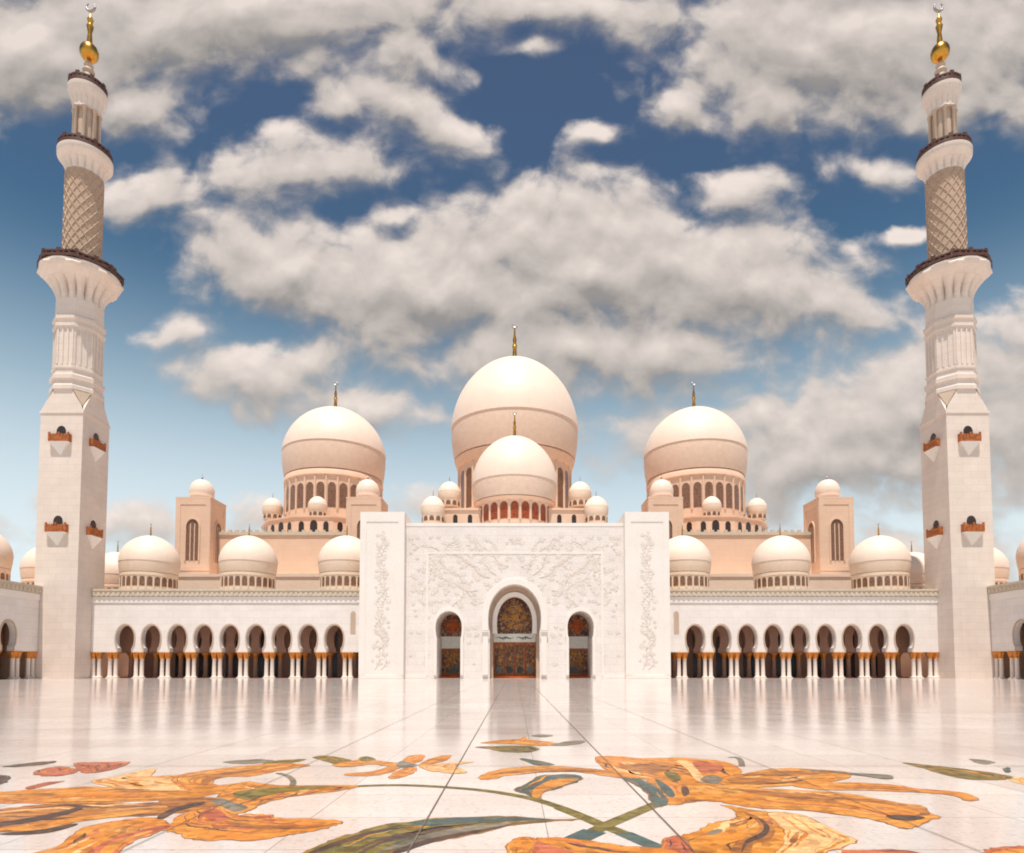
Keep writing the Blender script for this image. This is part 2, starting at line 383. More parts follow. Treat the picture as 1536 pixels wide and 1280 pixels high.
# ------------------------------------------------------------------ mesh helpers
class MB:
    def __init__(s): s.v, s.f, s.m = [], [], []
    def add(s, vs, fs, mi=0):
        o = len(s.v)
        s.v += [tuple(p) for p in vs]
        s.f += [[i + o for i in f] for f in fs]
        s.m += [mi] * len(fs)
    def box(s, x0, x1, y0, y1, z0, z1, mi=0):
        s.add([(x0, y0, z0), (x1, y0, z0), (x1, y1, z0), (x0, y1, z0), (x0, y0, z1), (x1, y0, z1), (x1, y1, z1), (x0, y1, z1)],
              [(0, 3, 2, 1), (4, 5, 6, 7), (0, 1, 5, 4), (1, 2, 6, 5), (2, 3, 7, 6), (3, 0, 4, 7)], mi)
    def prism(s, poly, y0, y1, mi=0):                 # polygon in X,Z pushed along Y
        n = len(poly)
        s.add([(x, y0, z) for x, z in poly] + [(x, y1, z) for x, z in poly],
              [list(range(n)), list(range(2 * n - 1, n - 1, -1))] + [(i, (i + 1) % n, n + (i + 1) % n, n + i) for i in range(n)], mi)
    def lathe(s, prof, n=48, cx=0, cy=0, cz=0, ph=0.0, mi=0, rf=None):
        vs, fs, k = [], [], len(prof)
        for i in range(n):
            a = 2 * PI * i / n + ph
            for j, (r, z) in enumerate(prof):
                q = r if rf is None else rf(a, j, r)
                vs.append((cx + q * math.cos(a), cy + q * math.sin(a), cz + z))
        for i in range(n):
            for j in range(k - 1):
                a, b = i * k + j, ((i + 1) % n) * k + j
                fs.append((a, b, b + 1, a + 1))
        if prof[0][0] > 1e-4: fs.append([i * k for i in range(n)][::-1])
        if prof[-1][0] > 1e-4: fs.append([i * k + k - 1 for i in range(n)])
        s.add(vs, fs, mi)
    def tube(s, pts, r, n=6, mi=0, flat=1.0):
        pts = [Vector(p) for p in pts]
        vs, fs, k = [], [], len(pts)
        for i, p in enumerate(pts):
            d = (pts[min(i + 1, k - 1)] - pts[max(i - 1, 0)]).normalized()
            a = d.orthogonal().normalized() if abs(d.z) > 0.95 else d.cross(Vector((0, 0, 1))).normalized()
            b = d.cross(a)
            rr = r(i / (k - 1)) if callable(r) else r
            for q in range(n):
                t = 2 * PI * q / n
                vs.append(p + a * rr * math.cos(t) + b * rr * math.sin(t) * flat)
        for i in range(k - 1):
            for q in range(n):
                fs.append((i * n + q, i * n + (q + 1) % n, (i + 1) * n + (q + 1) % n, (i + 1) * n + q))
        fs.append(list(range(n))[::-1]); fs.append([(k - 1) * n + q for q in range(n)])
        s.add(vs, fs, mi)
    def build(s, name, mats, parent=None, off=(0, 0, 0), smooth=True, angle=32, link=True):
        me = bpy.data.meshes.new(name)
        vs = [(x - off[0], y - off[1], z - off[2]) for x, y, z in s.v]
        me.from_pydata(vs, [], s.f)
        bm = bmesh.new(); bm.from_mesh(me)
        bmesh.ops.remove_doubles(bm, verts=bm.verts, dist=1e-5)
        bmesh.ops.recalc_face_normals(bm, faces=bm.faces)
        bm.to_mesh(me); bm.free()
        if not isinstance(mats, (list, tuple)): mats = [mats]
        for q in mats: me.materials.append(q)
        if len(mats) > 1 and len(me.polygons) == len(s.m):
            for pl, mi in zip(me.polygons, s.m): pl.material_index = mi
        if smooth:
            for pl in me.polygons: pl.use_smooth = True
            me.set_sharp_from_angle(angle=R(angle))
        o = bpy.data.objects.new(name, me)
        if link: col.objects.link(o)
        if parent is not None: o.parent = parent
        return o
def thing(name, label, cat, loc=(0, 0, 0), rz=0.0, group=None):
    o = bpy.data.objects.new(name, None)
    o.empty_display_size = 0.5
    col.objects.link(o)
    o.location = loc; o.rotation_euler = (0, 0, rz)
    o['label'] = label; o['category'] = cat
    if group: o['group'] = group
    return o
def copy_tree(o, parent=None):
    c = o.copy(); col.objects.link(c); c.parent = parent
    for ch in list(o.children): copy_tree(ch, c)
    return c
def again(o, label, loc, rz=0.0):
    c = copy_tree(o)
    c.location = loc; c.rotation_euler = (0, 0, rz); c['label'] = label
    return c
def twin(o, parent, loc=None, rz=None):               # another copy of one part on the same thing
    c = o.copy(); col.objects.link(c); c.parent = parent
    if loc is not None: c.location = loc
    if rz is not None: c.rotation_euler = (0, 0, rz)
    for ch in list(o.children): twin(ch, c)
    return c

def arch_pts(cx, half, neck, z_bot, z_low, z_mid, z_top, n=9):
    """horseshoe opening from lower left over the crown to lower right"""
    left = [(cx - neck, z_bot), (cx - neck, z_low)]
    for i in range(1, n + 1):                          # belly: neck -> half
        t = i / n
        left.append((cx - (neck + (half - neck) * math.sin(t * PI / 2)), z_low + (z_mid - z_low) * (1 - math.cos(t * PI / 2)) if half > neck else z_low + (z_mid - z_low) * t))
    for i in range(1, n + 1):                          # pointed crown
        t = i / n
        x = half * math.cos(t * PI / 2) ** 0.92
        left.append((cx - x, z_mid + (z_top - z_mid) * (0.92 * math.sin(t * PI / 2) + 0.08 * t)))
    right = [(2 * cx - x, z) for x, z in left[:-1]][::-1]
    return left + right
def wall_poly(x0, x1, z0, z1, arches):
    poly = [(x0, z0)]
    for a in arches: poly += a
    return poly + [(x1, z0), (x1, z1), (x0, z1)]
def ring_poly(inner, outer): return inner + outer[::-1]
def arch_panel(w, z0, z1, n=8):                        # pointed-arch panel outline about x = 0
    sp = z1 - w * 0.62
    pts = [(-w / 2, z0)]
    for i in range(n + 1):
        t = i / n
        pts.append((-w / 2 * math.cos(t * PI / 2), sp + (z1 - sp) * math.sin(t * PI / 2)))
    return pts + [(-x, z) for x, z in pts[:-1]][::-1]

# ------------------------------------------------------------------ ground
def structure(o):
    o['kind'] = 'structure'
    return o
b = MB()
b.add([(-900, -300, 0), (900, -300, 0), (900, 1500, 0), (-900, 1500, 0)], [(0, 1, 2, 3)])
structure(b.build('courtyard_floor', M['floor'], smooth=False))

# ------------------------------------------------------------------ minarets
def minaret(label, loc):
    t = thing('minaret', label, 'minaret', loc, 0, 'minarets flanking the mosque')
    AX = 106.6
    FY = AX - 3.4
    HW = 3.4
    z = lambda py: zz(py, AX)
    zsq = zz(620, FY)
    b = MB()
    b.box(-HW, HW, -HW, HW, 0, zsq)
    b.box(-HW - .12, HW + .12, -HW - .12, HW + .12, zsq, zsq + .35)
    # broached step from the square to the octagon
    ra = 3.35 / math.cos(PI / 8)
    z0, z1 = zsq + .35, z(597)
    octo = [(ra * math.cos(PI / 8 + k * PI / 4), ra * math.sin(PI / 8 + k * PI / 4)) for k in range(8)]
    b.lathe([(ra, z0), (ra, z1)], 8, ph=PI / 8)
    for k in range(4):                                  # a sloping shoulder on every face of the square
        c, s_ = math.cos(k * PI / 2), math.sin(k * PI / 2)
        rot = lambda x, y, zq: (x * c - y * s_, x * s_ + y * c, zq)
        vs = [rot(-HW, -HW, z0), rot(HW, -HW, z0), rot(HW * .42, -3.36, z1), rot(-HW * .42, -3.36, z1), rot(-HW * .42, -2, z1), rot(HW * .42, -2, z1), rot(HW * .55, -2, z0), rot(-HW * .55, -2, z0)]
        b.add(vs, [(0, 1, 2, 3), (3, 2, 5, 4), (0, 3, 4, 7), (1, 6, 5, 2), (4, 5, 6, 7)])
    b.build('square_shaft', M['shaft'], t, smooth=False)
    for k in range(4):
        b = MB()
        b.add([(HW * .50, -3.42, z1 - .05), (3.42, -HW * .50, z1 - .05), (HW * .86, -HW * .86, z0 + (z1 - z0) * .30), (2.0, -2.0, z1 - .05), (2.0, -2.0, z0 + .5)], [(0, 1, 2), (0, 3, 1), (0, 2, 4, 3), (1, 3, 4, 2)])
        o = b.build('squinch', M['tan'], t, smooth=False); o.rotation_euler = (0, 0, k * PI / 2)
    b = MB()
    zf = z(462)
    q = 1 / math.cos(PI / 8)
    prof = [(3.35, z1), (3.6, z1 + .1), (3.6, z1 + .7), (3.4, z1 + .9), (3.35, z(582)), (3.62, z(581)), (3.62, z(575)), (3.3, z(573)), (3.3, z(566)), (3.45, z(565)), (3.45, z(562)), (3.22, z(561)),
            (3.22, z(505)), (3.5, z(504)), (3.5, z(500)), (3.3, z(499)), (3.3, z(494)), (3.55, z(493)), (3.55, z(489)), (3.2, z(487)), (3.2, zf)]
    b.lathe([(r * q, h) for r, h in prof], 8, ph=PI / 8)
    for k in range(8):                                  # raised frames on every face of the octagon
        a = k * PI / 4
        ca, sa = math.cos(a), math.sin(a)
        for u in (-1.18, -.42, .42, 1.18):
            vs, d = [], 3.2
            for uu in (u - .13, u + .13):
                for dd in (d, d + .14):
                    for h in (z(559), z(507)):
                        vs.append((dd * ca - uu * sa, dd * sa + uu * ca, h))
            b.add(vs, [(0, 1, 3, 2), (4, 6, 7, 5), (0, 4, 5, 1), (2, 3, 7, 6), (0, 2, 6, 4), (1, 5, 7, 3)])
    b.build('octagonal_shaft', M['shaft'], t, smooth=False)
    def flare(name, r0, r1, za, zb, lobes, octagon, m, amp, lip):
        prof, K = [], 14
        for j in range(K + 1):
            u = j / K
            prof.append((r0 + (r1 - r0) * (u ** 1.75), za + (zb - za) * u))
        def rf(a, j, r):
            u = j / K
            if u > 1: return r
            s_ = abs(math.cos(a * lobes / 2 + (0 if not octagon else PI / 2))) ** 0.7
            env = math.sin(min(1, u * 1.18) * PI) ** 0.8 if u < .85 else 0
            r = r - amp * env * (1 - s_)
            if octagon:
                aa = ((a + PI / 8) % (PI / 4)) - PI / 8
                r = r / math.cos(aa)
            return r
        prof += [(r1 + .04, zb + lip), (r1 - .15, zb + lip + .02)]
        b = MB()
        b.lathe(prof, 192, rf=rf)
        b.build(name, m, t, angle=50)
    def railing(r, za, zb, n, octagon):
        b = MB()
        m = 8 if octagon else 48
        ph = PI / 8 if octagon else 0
        rr = r / math.cos(PI / 8) if octagon else r
        h = zb - za
        for (k0, k1) in ((0, .5), (.74, 1.0)):
            pr = [(rr - .25, za + h * k0), (rr, za + h * k0), (rr, za + h * k1), (rr - .25, za + h * k1), (rr - .25, za + h * k0)]
            b.lathe([p for p in pr], m, ph=ph)
        for k in range(n):
            a = 2 * PI * k / n
            q2 = r / math.cos(((a + PI / 8) % (PI / 4)) - PI / 8) if octagon else r
            q2 -= .13
            wd = .16 if k % 3 else .3
            top = zb if k % 3 else zb + .35
            ca, sa = math.cos(a), math.sin(a)
            vs = []
            for uu in (-wd, wd):
                for dd in (q2 - .1, q2 + .1):
                    for hh in (za, top):
                        vs.append((dd * ca - uu * sa, dd * sa + uu * ca, hh))
            b.add(vs, [(0, 1, 3, 2), (4, 6, 7, 5), (0, 4, 5, 1), (2, 3, 7, 6), (0, 2, 6, 4), (1, 5, 7, 3)])
        b.build('railing', M['rail'], t, smooth=False)
    def deck(r, h, octagon=False):
        b = MB(); b.lathe([(r / (math.cos(PI / 8) if octagon else 1), h), (r / (math.cos(PI / 8) if octagon else 1), h + .12)], 8 if octagon else 40, ph=PI / 8 if octagon else 0)
        b.build('balcony_deck', M['tan'], t, smooth=False)
    flare('balcony_corbel', 3.22, 5.75, zf, z(422), 16, True, M['shaft'], .95, z(416) - z(422))
    deck(5.6, z(416))
    railing(5.75, z(415), z(406), 40, True)
    # cylinder with a raised net of crossing ribs
    rc = 2.72
    c0, c1 = z(415), z(268)
    b = MB(); b.lathe([(rc, c0), (rc, c1)], 48)
    for d in (-1, 1):
        for k in range(14):
            pts = [((rc + .02) * math.cos(a), (rc + .02) * math.sin(a), c0 + (c1 - c0) * i / 40)
                   for i in range(41) for a in [2 * PI * k / 14 + d * i / 40 * 2 * PI * .62]]
            b.tube(pts, .10, 5)
    b.build('cylindrical_shaft', M['lattice'], t)
    flare('balcony_corbel', 2.75, 4.0, c1, z(246), 16, False, M['shaft'], .42, z(238) - z(246))
    deck(3.85, z(238))
    railing(3.95, z(237), z(228), 30, False)
    # lantern of columns
    l0, l1 = z(237), z(172)
    b = MB(); b.lathe([(1.55, l0), (1.55, l1)], 24); b.build('lantern_core', M['tan'], t)
    proto = None
    for k in range(8):
        a = k * PI / 4 + PI / 8
        if proto is None:
            b = MB(); b.lathe([(.42, 0), (.42, .3), (.26, .4), (.24, l1 - l0 - .6), (.3, l1 - l0 - .5), (.42, l1 - l0)], 12)
            proto = b.build('lantern_column', M['tan'], t)
            proto.location = (1.85 * math.cos(a), 1.85 * math.sin(a), l0)
        else: twin(proto, t, (1.85 * math.cos(a), 1.85 * math.sin(a), l0))
    flare('lantern_cup', 2.1, 2.85, l1, z(146), 16, False, M['shaft'], .2, z(140) - z(146))
    deck(2.7, z(140))
    railing(2.85, z(139), z(130), 24, False)
    b = MB()
    b.lathe([(1.0, z(138)), (.95, z(118)), (.7, z(112)), (.95, z(108)), (.6, z(103)), (.75, z(99)), (.45, z(95))], 24)
    b.build('finial_base', M['tan'], t)
    fin = MB()
    g0, g1 = z(97), z(62)
    gm, gr = (g0 + g1) / 2, (g1 - g0) / 2
    prof = [(.4, g0)] + [(max(.3, 1.42 * math.cos(u)), gm + gr * .76 * math.sin(u)) for u in [(-80 + 160 * i / 16) * PI / 180 for i in range(17)]]
    prof += [(.42, g1), (.3, z(50)), (.55, z(40)), (.3, z(36)), (.5, z(30)), (.18, z(25)), (.1, z(19))]
    fin.lathe(prof, 28)
    fo = fin.build('finial', M['gold'], t)
    b = MB()
    cz = z(11)
    b.tube([(.72 * math.sin(a), 0, cz - .72 * math.cos(a)) for a in [(-150 + 300 * i / 24) * PI / 180 for i in range(25)]], lambda u: .06 + .16 * math.sin(u * PI), 8)
    b.build('crescent', M['silver'], fo)
    # bay windows on every face, two tiers
    for (pyc, half) in ((655, 1.62), (790, 1.62)):
        zc = zz(pyc, FY)
        for k in range(4):
            rz = k * PI / 2
            b = MB(); b.prism([(x, zc + zq) for x, zq in arch_panel(1.5, -1.0, 1.75)], -HW - .03, -HW + .2)
            o = b.build('window', M['dark'], t, smooth=False); o.rotation_euler = (0, 0, rz)
            b = MB()
            b.box(-half, half, -HW - .65, -HW - .50, zc - .95, zc - .72)
            for i in range(7):
                u = -half + .12 + (2 * half - .24) * i / 6
                top = .55 if i in (0, 3, 6) else .28
                b.box(u - .17, u + .17, -HW - .64, -HW - .51, zc - .72, zc + top)
            b.box(-half, half, -HW - .60, -HW - .54, zc - .70, zc + .12)
            for sx in (-1, 1): b.box(sx * half - .08, sx * half + .08, -HW - .50, -HW, zc - .95, zc + .3)
            o = b.build('window_balcony', M['wood'], t, smooth=False); o.rotation_euler = (0, 0, rz)
            b = MB()
            y0, y1, h0, h1 = -HW - .68, -HW + .02, zc - .96, zc - 3.1
            b.add([(-half * .95, y0, h0), (half * .95, y0, h0), (half * .95, y1, h0), (-half * .95, y1, h0), (0, y1, h1)], [(0, 1, 2, 3), (0, 4, 1), (1, 4, 2), (2, 4, 3), (3, 4, 0)])
            o = b.build('corbel', M['smooth'], t, smooth=False); o.rotation_euler = (0, 0, rz)
    return t
MX = 72.5
min0 = minaret('tall cream marble minaret with three balconies and a gold finial, on the left', (-MX, 106.6, 0))
again(min0, 'tall cream marble minaret with three balconies and a gold finial, on the right', (MX, 106.6, 0))

# ------------------------------------------------------------------ domes
def dome(name, label, cat, loc, r, top, ring, drum_h, nwin, group, drum_r=.93, big=False, fin=1.0, winmat='brownglass', single_windows=True, win_frac=(.2, .82)):
    """loc is the centre of the drum's foot; drum_h up to the lower line of the shell"""
    t = thing(name, label, cat, loc, 0, group)
    seg = 72 if big else 40
    H = top * r
    zr = ring * r
    def rad(zq):                       # shell radius at height zq over the line
        zm = .42 * r
        if zq < zm: return r * (1 - .045 * ((zm - zq) / zm) ** 2)
        u = (zq - zm) / (H - zm)
        return r * max(0.0, (1 - u ** 2.1)) ** .56
    b = MB()
    prof = [(rad(0) * .985, drum_h)] + [(rad(zr * i / 6), drum_h + zr * i / 6) for i in range(7)]
    b.lathe(prof, seg)
    b.build('dome_band', M['band'] if big else M['pband'], t)
    b = MB()
    e = .012 * r
    prof = [(rad(zr) - .02 * r, drum_h + zr), (rad(zr) + e, drum_h + zr)]
    N = 22
    for i in range(1, N + 1):
        u = math.sin(i / N * PI / 2)
        zq = zr + (H - zr) * u
        prof.append((max(rad(zq) + e * (1 - u), 0.0 if i == N else .02), drum_h + zq))
    b.lathe(prof, seg)
    b.build('dome_cap', M['cap'], t, angle=40)
    b = MB()
    dr = drum_r * r
    c0 = drum_h * .84
    b.lathe([(dr, 0), (dr, c0), (dr + .03 * r, c0 + .02 * r), (.95 * r, drum_h - .03 * r), (.935 * r, drum_h - .01 * r), (.9 * r, drum_h)], seg)
    if nwin:
        wa = 2 * PI / nwin
        for k in range(nwin):          # slim half columns between the windows
            a = (k + .5) * wa - PI / 2
            q_ = dr * wa * .11
            b.lathe([(q_, c0 * win_frac[0] * .8), (q_, c0 - .01)], 6, dr * math.cos(a), dr * math.sin(a))
    b.build('drum', M['peach'] if big else M['pband'], t)
    if nwin:
        wa = 2 * PI / nwin
        ww = dr * wa * .70
        pan = arch_panel(ww, c0 * win_frac[0], c0 * win_frac[1] * 1.1, 5)
        dd = dr * math.cos(math.asin(min(.9, ww / 2 / dr)))
        if single_windows:
            b = MB(); b.prism(pan, -dr - .03, -dd + .2)
            o0 = b.build('window', M[winmat], t, smooth=False)
            for k in range(1, nwin): twin(o0, t, None, k * wa)
        else:
            b = MB()
            for k in range(nwin):
                a = k * wa
                n = len(pan)
                rot = lambda x, y, zq: (x * math.cos(a) - y * math.sin(a), x * math.sin(a) + y * math.cos(a), zq)
                b.add([rot(x, -dr - .03, zq) for x, zq in pan] + [rot(x, -dd + .2, zq) for x, zq in pan], [list(range(n))[::-1]] + [(i, (i + 1) % n, n + (i + 1) % n, n + i) for i in range(n)])
            b.build('window_band', M[winmat], t, smooth=False)
    if fin:
        zt = drum_h + H - .02 * r
        f = fin
        b = MB()
        b.lathe([(.60 * f / 2, zt - .03 * f), (.34 * f / 2, zt + .35 * f), (.30 * f / 2, zt + 1.0 * f), (.40 * f / 2, zt + 1.2 * f), (.22 * f / 2, zt + 1.45 * f), (.30 * f / 2, zt + 1.75 * f), (.14 * f / 2, zt + 2.1 * f), (.05 * f, zt + 2.7 * f)], 14)
        fo = b.build('finial', M['gold'], t)
        b = MB()
        cr = .17 * f
        b.tube([(cr * math.sin(a), 0, zt + 2.7 * f + cr - cr * math.cos(a)) for a in [(-145 + 290 * i / 16) * PI / 180 for i in range(17)]], lambda u: .02 * f + .06 * f * math.sin(u * PI), 6)
        b.build('crescent', M['silver'], fo)
    return t

MY = 170.0
k_ = MY / F_PX
z_main = zz(694, MY)
dome('main_dome', 'largest white dome with a gold finial at the centre of the mosque', 'dome', (0, MY, z_main - 17), 16.5, (zz(541, MY) - z_main) / 16.5, .50, 17, 28, None, .88, True, 3.4, 'brownglass')
SX = 47.3
z_s = zz(722, MY)
sdm = dome('side_dome', 'big white dome over the left wing, between the left turrets', 'dome', (-SX, MY, z_s - 12), 13.1, (zz(614, MY) - z_s) / 13.1, .52, 12, 28, 'two big side domes', .93, True, 2.5, 'brownglass', True, (.22, .76))
again(sdm, 'big white dome over the right wing, between the right turrets', (SX, MY, z_s - 12))
PY = 128.5
z_p = zz(757, PY)
dome('porch_dome', 'white dome in front of the largest dome, directly above the portal', 'dome', (0, PY, zz(796, PY)), 8.35, (zz(656, PY) - z_p) / 8.35, .44, z_p - zz(796, PY), 22, None, .86, True, 1.75, 'amber', True, (.2, .86))

CY = 113.6
AR = 4.75
z_a = zz(862, CY)
Z_ROOF = zz(886, 107)
xa = [-xx(1319, 840, CY), -xx(1171, 840, CY), -xx(1024, 840, CY)]
ad = dome('arcade_dome', 'white arcade dome between the left minaret and the left outer turret', 'dome', (xa[0], CY, Z_ROOF - .6), AR, (zz(804, CY) - z_a) / AR, .40, z_a - Z_ROOF + .6, 24, 'domes along the arcade roofs', .92, False, .78, 'brownglass', True, (.5, .86))
again(ad, 'white arcade dome just right of the left outer turret', (xa[1], CY, Z_ROOF - .6))
again(ad, "white arcade dome half hidden behind the portal's left pylon", (xa[2], CY, Z_ROOF - .6))
again(ad, 'white arcade dome between the right minaret and the right outer turret', (-xa[0], CY, Z_ROOF - .6))
again(ad, 'white arcade dome just left of the right outer turret', (-xa[1], CY, Z_ROOF - .6))
again(ad, "white arcade dome half hidden behind the portal's right pylon", (-xa[2], CY, Z_ROOF - .6))
for s_, side in ((-1, 'left'), (1, 'right')):
    again(ad, f'white dome peeping out low beside the inner side of the {side} minaret', (s_ * 79.2, 130.0, Z_ROOF - .6))
    again(ad, f'white dome mostly hidden behind the outer side of the {side} minaret', (s_ * 86.6, 122.0, Z_ROOF - .6))
    again(ad, f'white dome cut off by the {side} edge of the picture', (s_ * 87.2, 105.6, Z_ROOF - .6))

# small cupolas round the porch dome and the side domes
def cup_geo(px, pyb, pyt, Y, rpx):
    r = rpx * Y / F_PX
    return xx(px, pyb, Y), zz(pyb, Y), r, (zz(pyt, Y) - zz(pyb, Y))
Y1 = 129.0
x, zb, r, h = cup_geo(674, 762, 723, Y1, 17.5)
dh = h * .30
cup = dome('cupola', 'small white cupola on the left of the porch dome, the higher of two', 'cupola', (x, Y1, zb), r, (h - dh) / r, .62, dh, 10, 'small cupolas round the domes', .88, False, .42, 'brownglass', False, (.15, .75))
again(cup, 'small white cupola on the right of the porch dome, the higher of two', (-x, Y1, zb))
Y2 = 124.0
x2, zb2, r2, h2 = cup_geo(649.5, 787, 745, Y2, 17)
again(cup, 'small white cupola above the left end of the portal, the lower of two', (x2, Y2, zb2 + .2))
again(cup, 'small white cupola above the right end of the portal, the lower of two', (-x2, Y2, zb2 + .2))
zc3 = zz(779, 160)
for s_, side in ((-1, 'left'), (1, 'right')):
    c = again(cup, f'small white cupola in front of the drum of the {side} big side dome', (s_ * (SX - .2), 155.2, zz(777, 155.2)))
    c.scale = (.99,) * 3
    c = again(cup, f'small white cupola at the outer foot of the {side} big side dome', (s_ * 61.5, 165.0, zz(781, 165)))
    c.scale = (1.1,) * 3

# ------------------------------------------------------------------ square turrets
TY = 140.0
TW = 7.4
z_t = zz(746, TY)
def turret(label, loc):
    t = thing('square_turret', label, 'turret', loc, 0, 'square turrets of the prayer hall')
    h = TW / 2
    b = MB()
    b.box(-h, h, -h, h, 0, z_t)
    b.box(-h - .12, h + .12, -h - .12, h + .12, z_t - 17.5, z_t - 17.0)
    b.box(-h - .1, h + .1, -h - .1, h + .1, z_t - .35, z_t + .05)
    b.build('shaft', M['peach'], t, smooth=False)
    w0, w1 = zz(841, TY) , zz(779, TY)
    for k in range(4):
        b = MB()
        zb_ = w0 - 2.2
        b.box(-h + .02, -h + 1.0, -h - .09, -h, zb_, z_t - .36); b.box(h - 1.0, h - .02, -h - .09, -h, zb_, z_t - .36)
        b.box(-h + 1.0, h - 1.0, -h - .09, -h, z_t - 1.6, z_t - .36); b.box(-h + 1.0, h - 1.0, -h - .09, -h, zb_, zb_ + .9)
        o = b.build('wall_frame', M['peach'], t, smooth=False); o.rotation_euler = (0, 0, k * PI / 2)
        b = MB(); b.prism(arch_panel(2.7, w0, w1, 8), -h - .03, -h + .2)
        wn = b.build('window', M['brownglass'], t, smooth=False); wn.rotation_euler = (0, 0, k * PI / 2)
        outer, inner = arch_panel(3.3, w0, w1 + .35, 8), arch_panel(2.7, w0, w1, 8)
        b = MB(); b.prism(ring_poly(outer, inner), -h - .22, -h)
        for u in (-.45, .45): b.box(u - .1, u + .1, -h - .12, -h - .02, w0 + .01, w1 - 1.0)
        fr = b.build('window_frame', M['peach'], wn, smooth=False)
    r = 2.55
    b = MB()
    prof = [(r * .92, z_t), (r * .92, z_t + .9), (r, z_t + 1.0)]
    for i in range(0, 15):
        a = -.25 + (PI / 2 + .25) * i / 14
        prof.append((max(r * 1.02 * math.cos(a) ** .9, .01 if i < 14 else 0), z_t + 2.0 + (2.85 if a > 0 else 2.4) * math.sin(a)))
    b.lathe(prof, 32)
    cu = b.build('cupola', M['cap'], t)
    b = MB(); zt = z_t + 4.8
    b.lathe([(.25, zt), (.15, zt + .4), (.22, zt + .6), (.08, zt + .8), (.04, zt + 1.2)], 10)
    b.build('finial', M['silver'], cu)
    return t
txa = -(PCX - 285.5) / F_PX * TY - .15
ta = turret('square peach turret with arched windows and a small cupola, outermost on the left', (txa, TY + TW / 2, 0))
txb = -(PCX - 543) / F_PX * TY
again(ta, 'square peach turret behind the left pylon of the portal', (txb, TY + TW / 2, 0))
again(ta, 'square peach turret with arched windows and a small cupola, outermost on the right', (-txa, TY + TW / 2, 0))
again(ta, 'square peach turret behind the right pylon of the portal', (-txb, TY + TW / 2, 0))

# ------------------------------------------------------------------ prayer hall
HY = 144.0
t = thing('prayer_hall', 'peach stone prayer hall rising behind the arcades and carrying the big domes', 'building', (0, HY, 0))
O = (0, HY, 0)
zh = zz(803, HY)
b = MB()
b.box(-66.5, 66.5, HY, 205, 0, zh)
b.build('wall', M['peach'], t, O, False)
b = MB()
b.box(-66.7, 66.7, HY - .25, HY + .6, zh, zh + .7)
for i in range(90):
    x = -66 + 132 * i / 89
    b.box(x - .35, x + .35, HY - .2, HY + .3, zh + .7, zh + 1.15)
b.build('parapet', M['cornice'], t, O, False)
b = MB()
zl = zz(862, 136)
b.box(-70, 70, 136, HY - .05, 0, zl)
b.box(-70.1, 70.1, 135.8, 136.2, zl - .5, zl + .15)
b.build('lower_terrace', M['pband'], t, O, False)
b = MB()                                # round bases under the side domes
zb1 = zz(781, 158)
for s_ in (-1, 1):
    b.lathe([(17.6, zh - 2), (17.6, zb1 - .4), (17.9, zb1 - .3), (17.9, zb1)], 12, s_ * SX, MY, 0, PI / 12)
b.lathe([(21.5, zh - 2), (21.5, z_main - 16.9), (21.8, z_main - 16.6)], 16, 0, MY, 0, PI / 16)
b.build('dome_base', M['peach'], t, O, False)
for s_ in (-1, 1):
    for k in range(-3, 4):
        a = -PI / 2 + k * PI / 6
        ap = 17.6 * math.cos(PI / 12)
        for u in (-2.9, 0, 2.9):
            b = MB()
            big_ = abs(u) < .1
            hh = zb1 - 1.0
            b.prism([(x + u, zq) for x, zq in arch_panel(1.7 if big_ else 1.25, zh + .3, hh if big_ else hh - .3, 5)], -ap - .04, -ap + .3)
            vs = []
            for (x, y, zq) in b.v:
                aa = a + PI / 2
                vs.append((x * math.cos(aa) - y * math.sin(aa) + s_ * SX, x * math.sin(aa) + y * math.cos(aa) + MY, zq))
            b.v = vs
            b.build('window', M['dark'], t, O, False)
zpb = zz(763, 125.5)
xe = -xx(640, 775, 125.5)
b = MB()
b.box(-xe, xe, 125.5, HY + 6, 10, zpb)
b.box(-xe - .15, xe + .15, 125.3, HY + 6, zpb - .35, zpb + .05)
for s_ in (-1, 1):                      # low round ends under the outer cupolas
    b.lathe([(2.25, 10), (2.25, zb2 + .2)], 20, s_ * -x2, Y2)
b.build('porch_base', M['peach'], t, O, False)
for px in (659.5, 683, 705):
    for s_ in (-1, 1):
        b = MB()
        xw = xx(px, 778, 125.5) * s_
        b.prism([(q + xw, zq) for q, zq in arch_panel(.85, zz(790, 125.5), zz(772, 125.5), 6)], 125.46, 125.8)
        b.build('window', M['dark'], t, O, False)

# ------------------------------------------------------------------ carved relief helpers
def leaf(b, x, z, ang, L, wd, y, lift):
    ca, sa = math.cos(ang), math.sin(ang)
    pts = [(0, 0), (.3, .8), (.6, .85), (1, 0), (.6, -.85), (.3, -.8)]
    vs = [(x + L * p * ca - wd * q * sa, y, z + L * p * sa + wd * q * ca) for p, q in pts]
    vs.append((x + L * .45 * ca, y - lift, z + L * .45 * sa))
    b.add(vs, [(i, (i + 1) % 6, 6) for i in range(6)])
def vine(b, pts, y, lw, leafL, rnd, lift=.12):
    V = [Vector((p[0], y - .03, p[1])) for p in pts]
    b.tube(V, lambda u: lw * (1 - .6 * u), 5, flat=1)
    for i in range(1, len(pts) - 1):
        d = Vector((pts[i + 1][0] - pts[i - 1][0], pts[i + 1][1] - pts[i - 1][1]))
        a = math.atan2(d.y, d.x)
        for sd_ in (-1, 1):
            if rnd.random() < .8:
                leaf(b, pts[i][0], pts[i][1], a + sd_ * rnd.uniform(.5, 1.2), leafL * rnd.uniform(.6, 1.25), leafL * rnd.uniform(.16, .3), y - .01, lift)
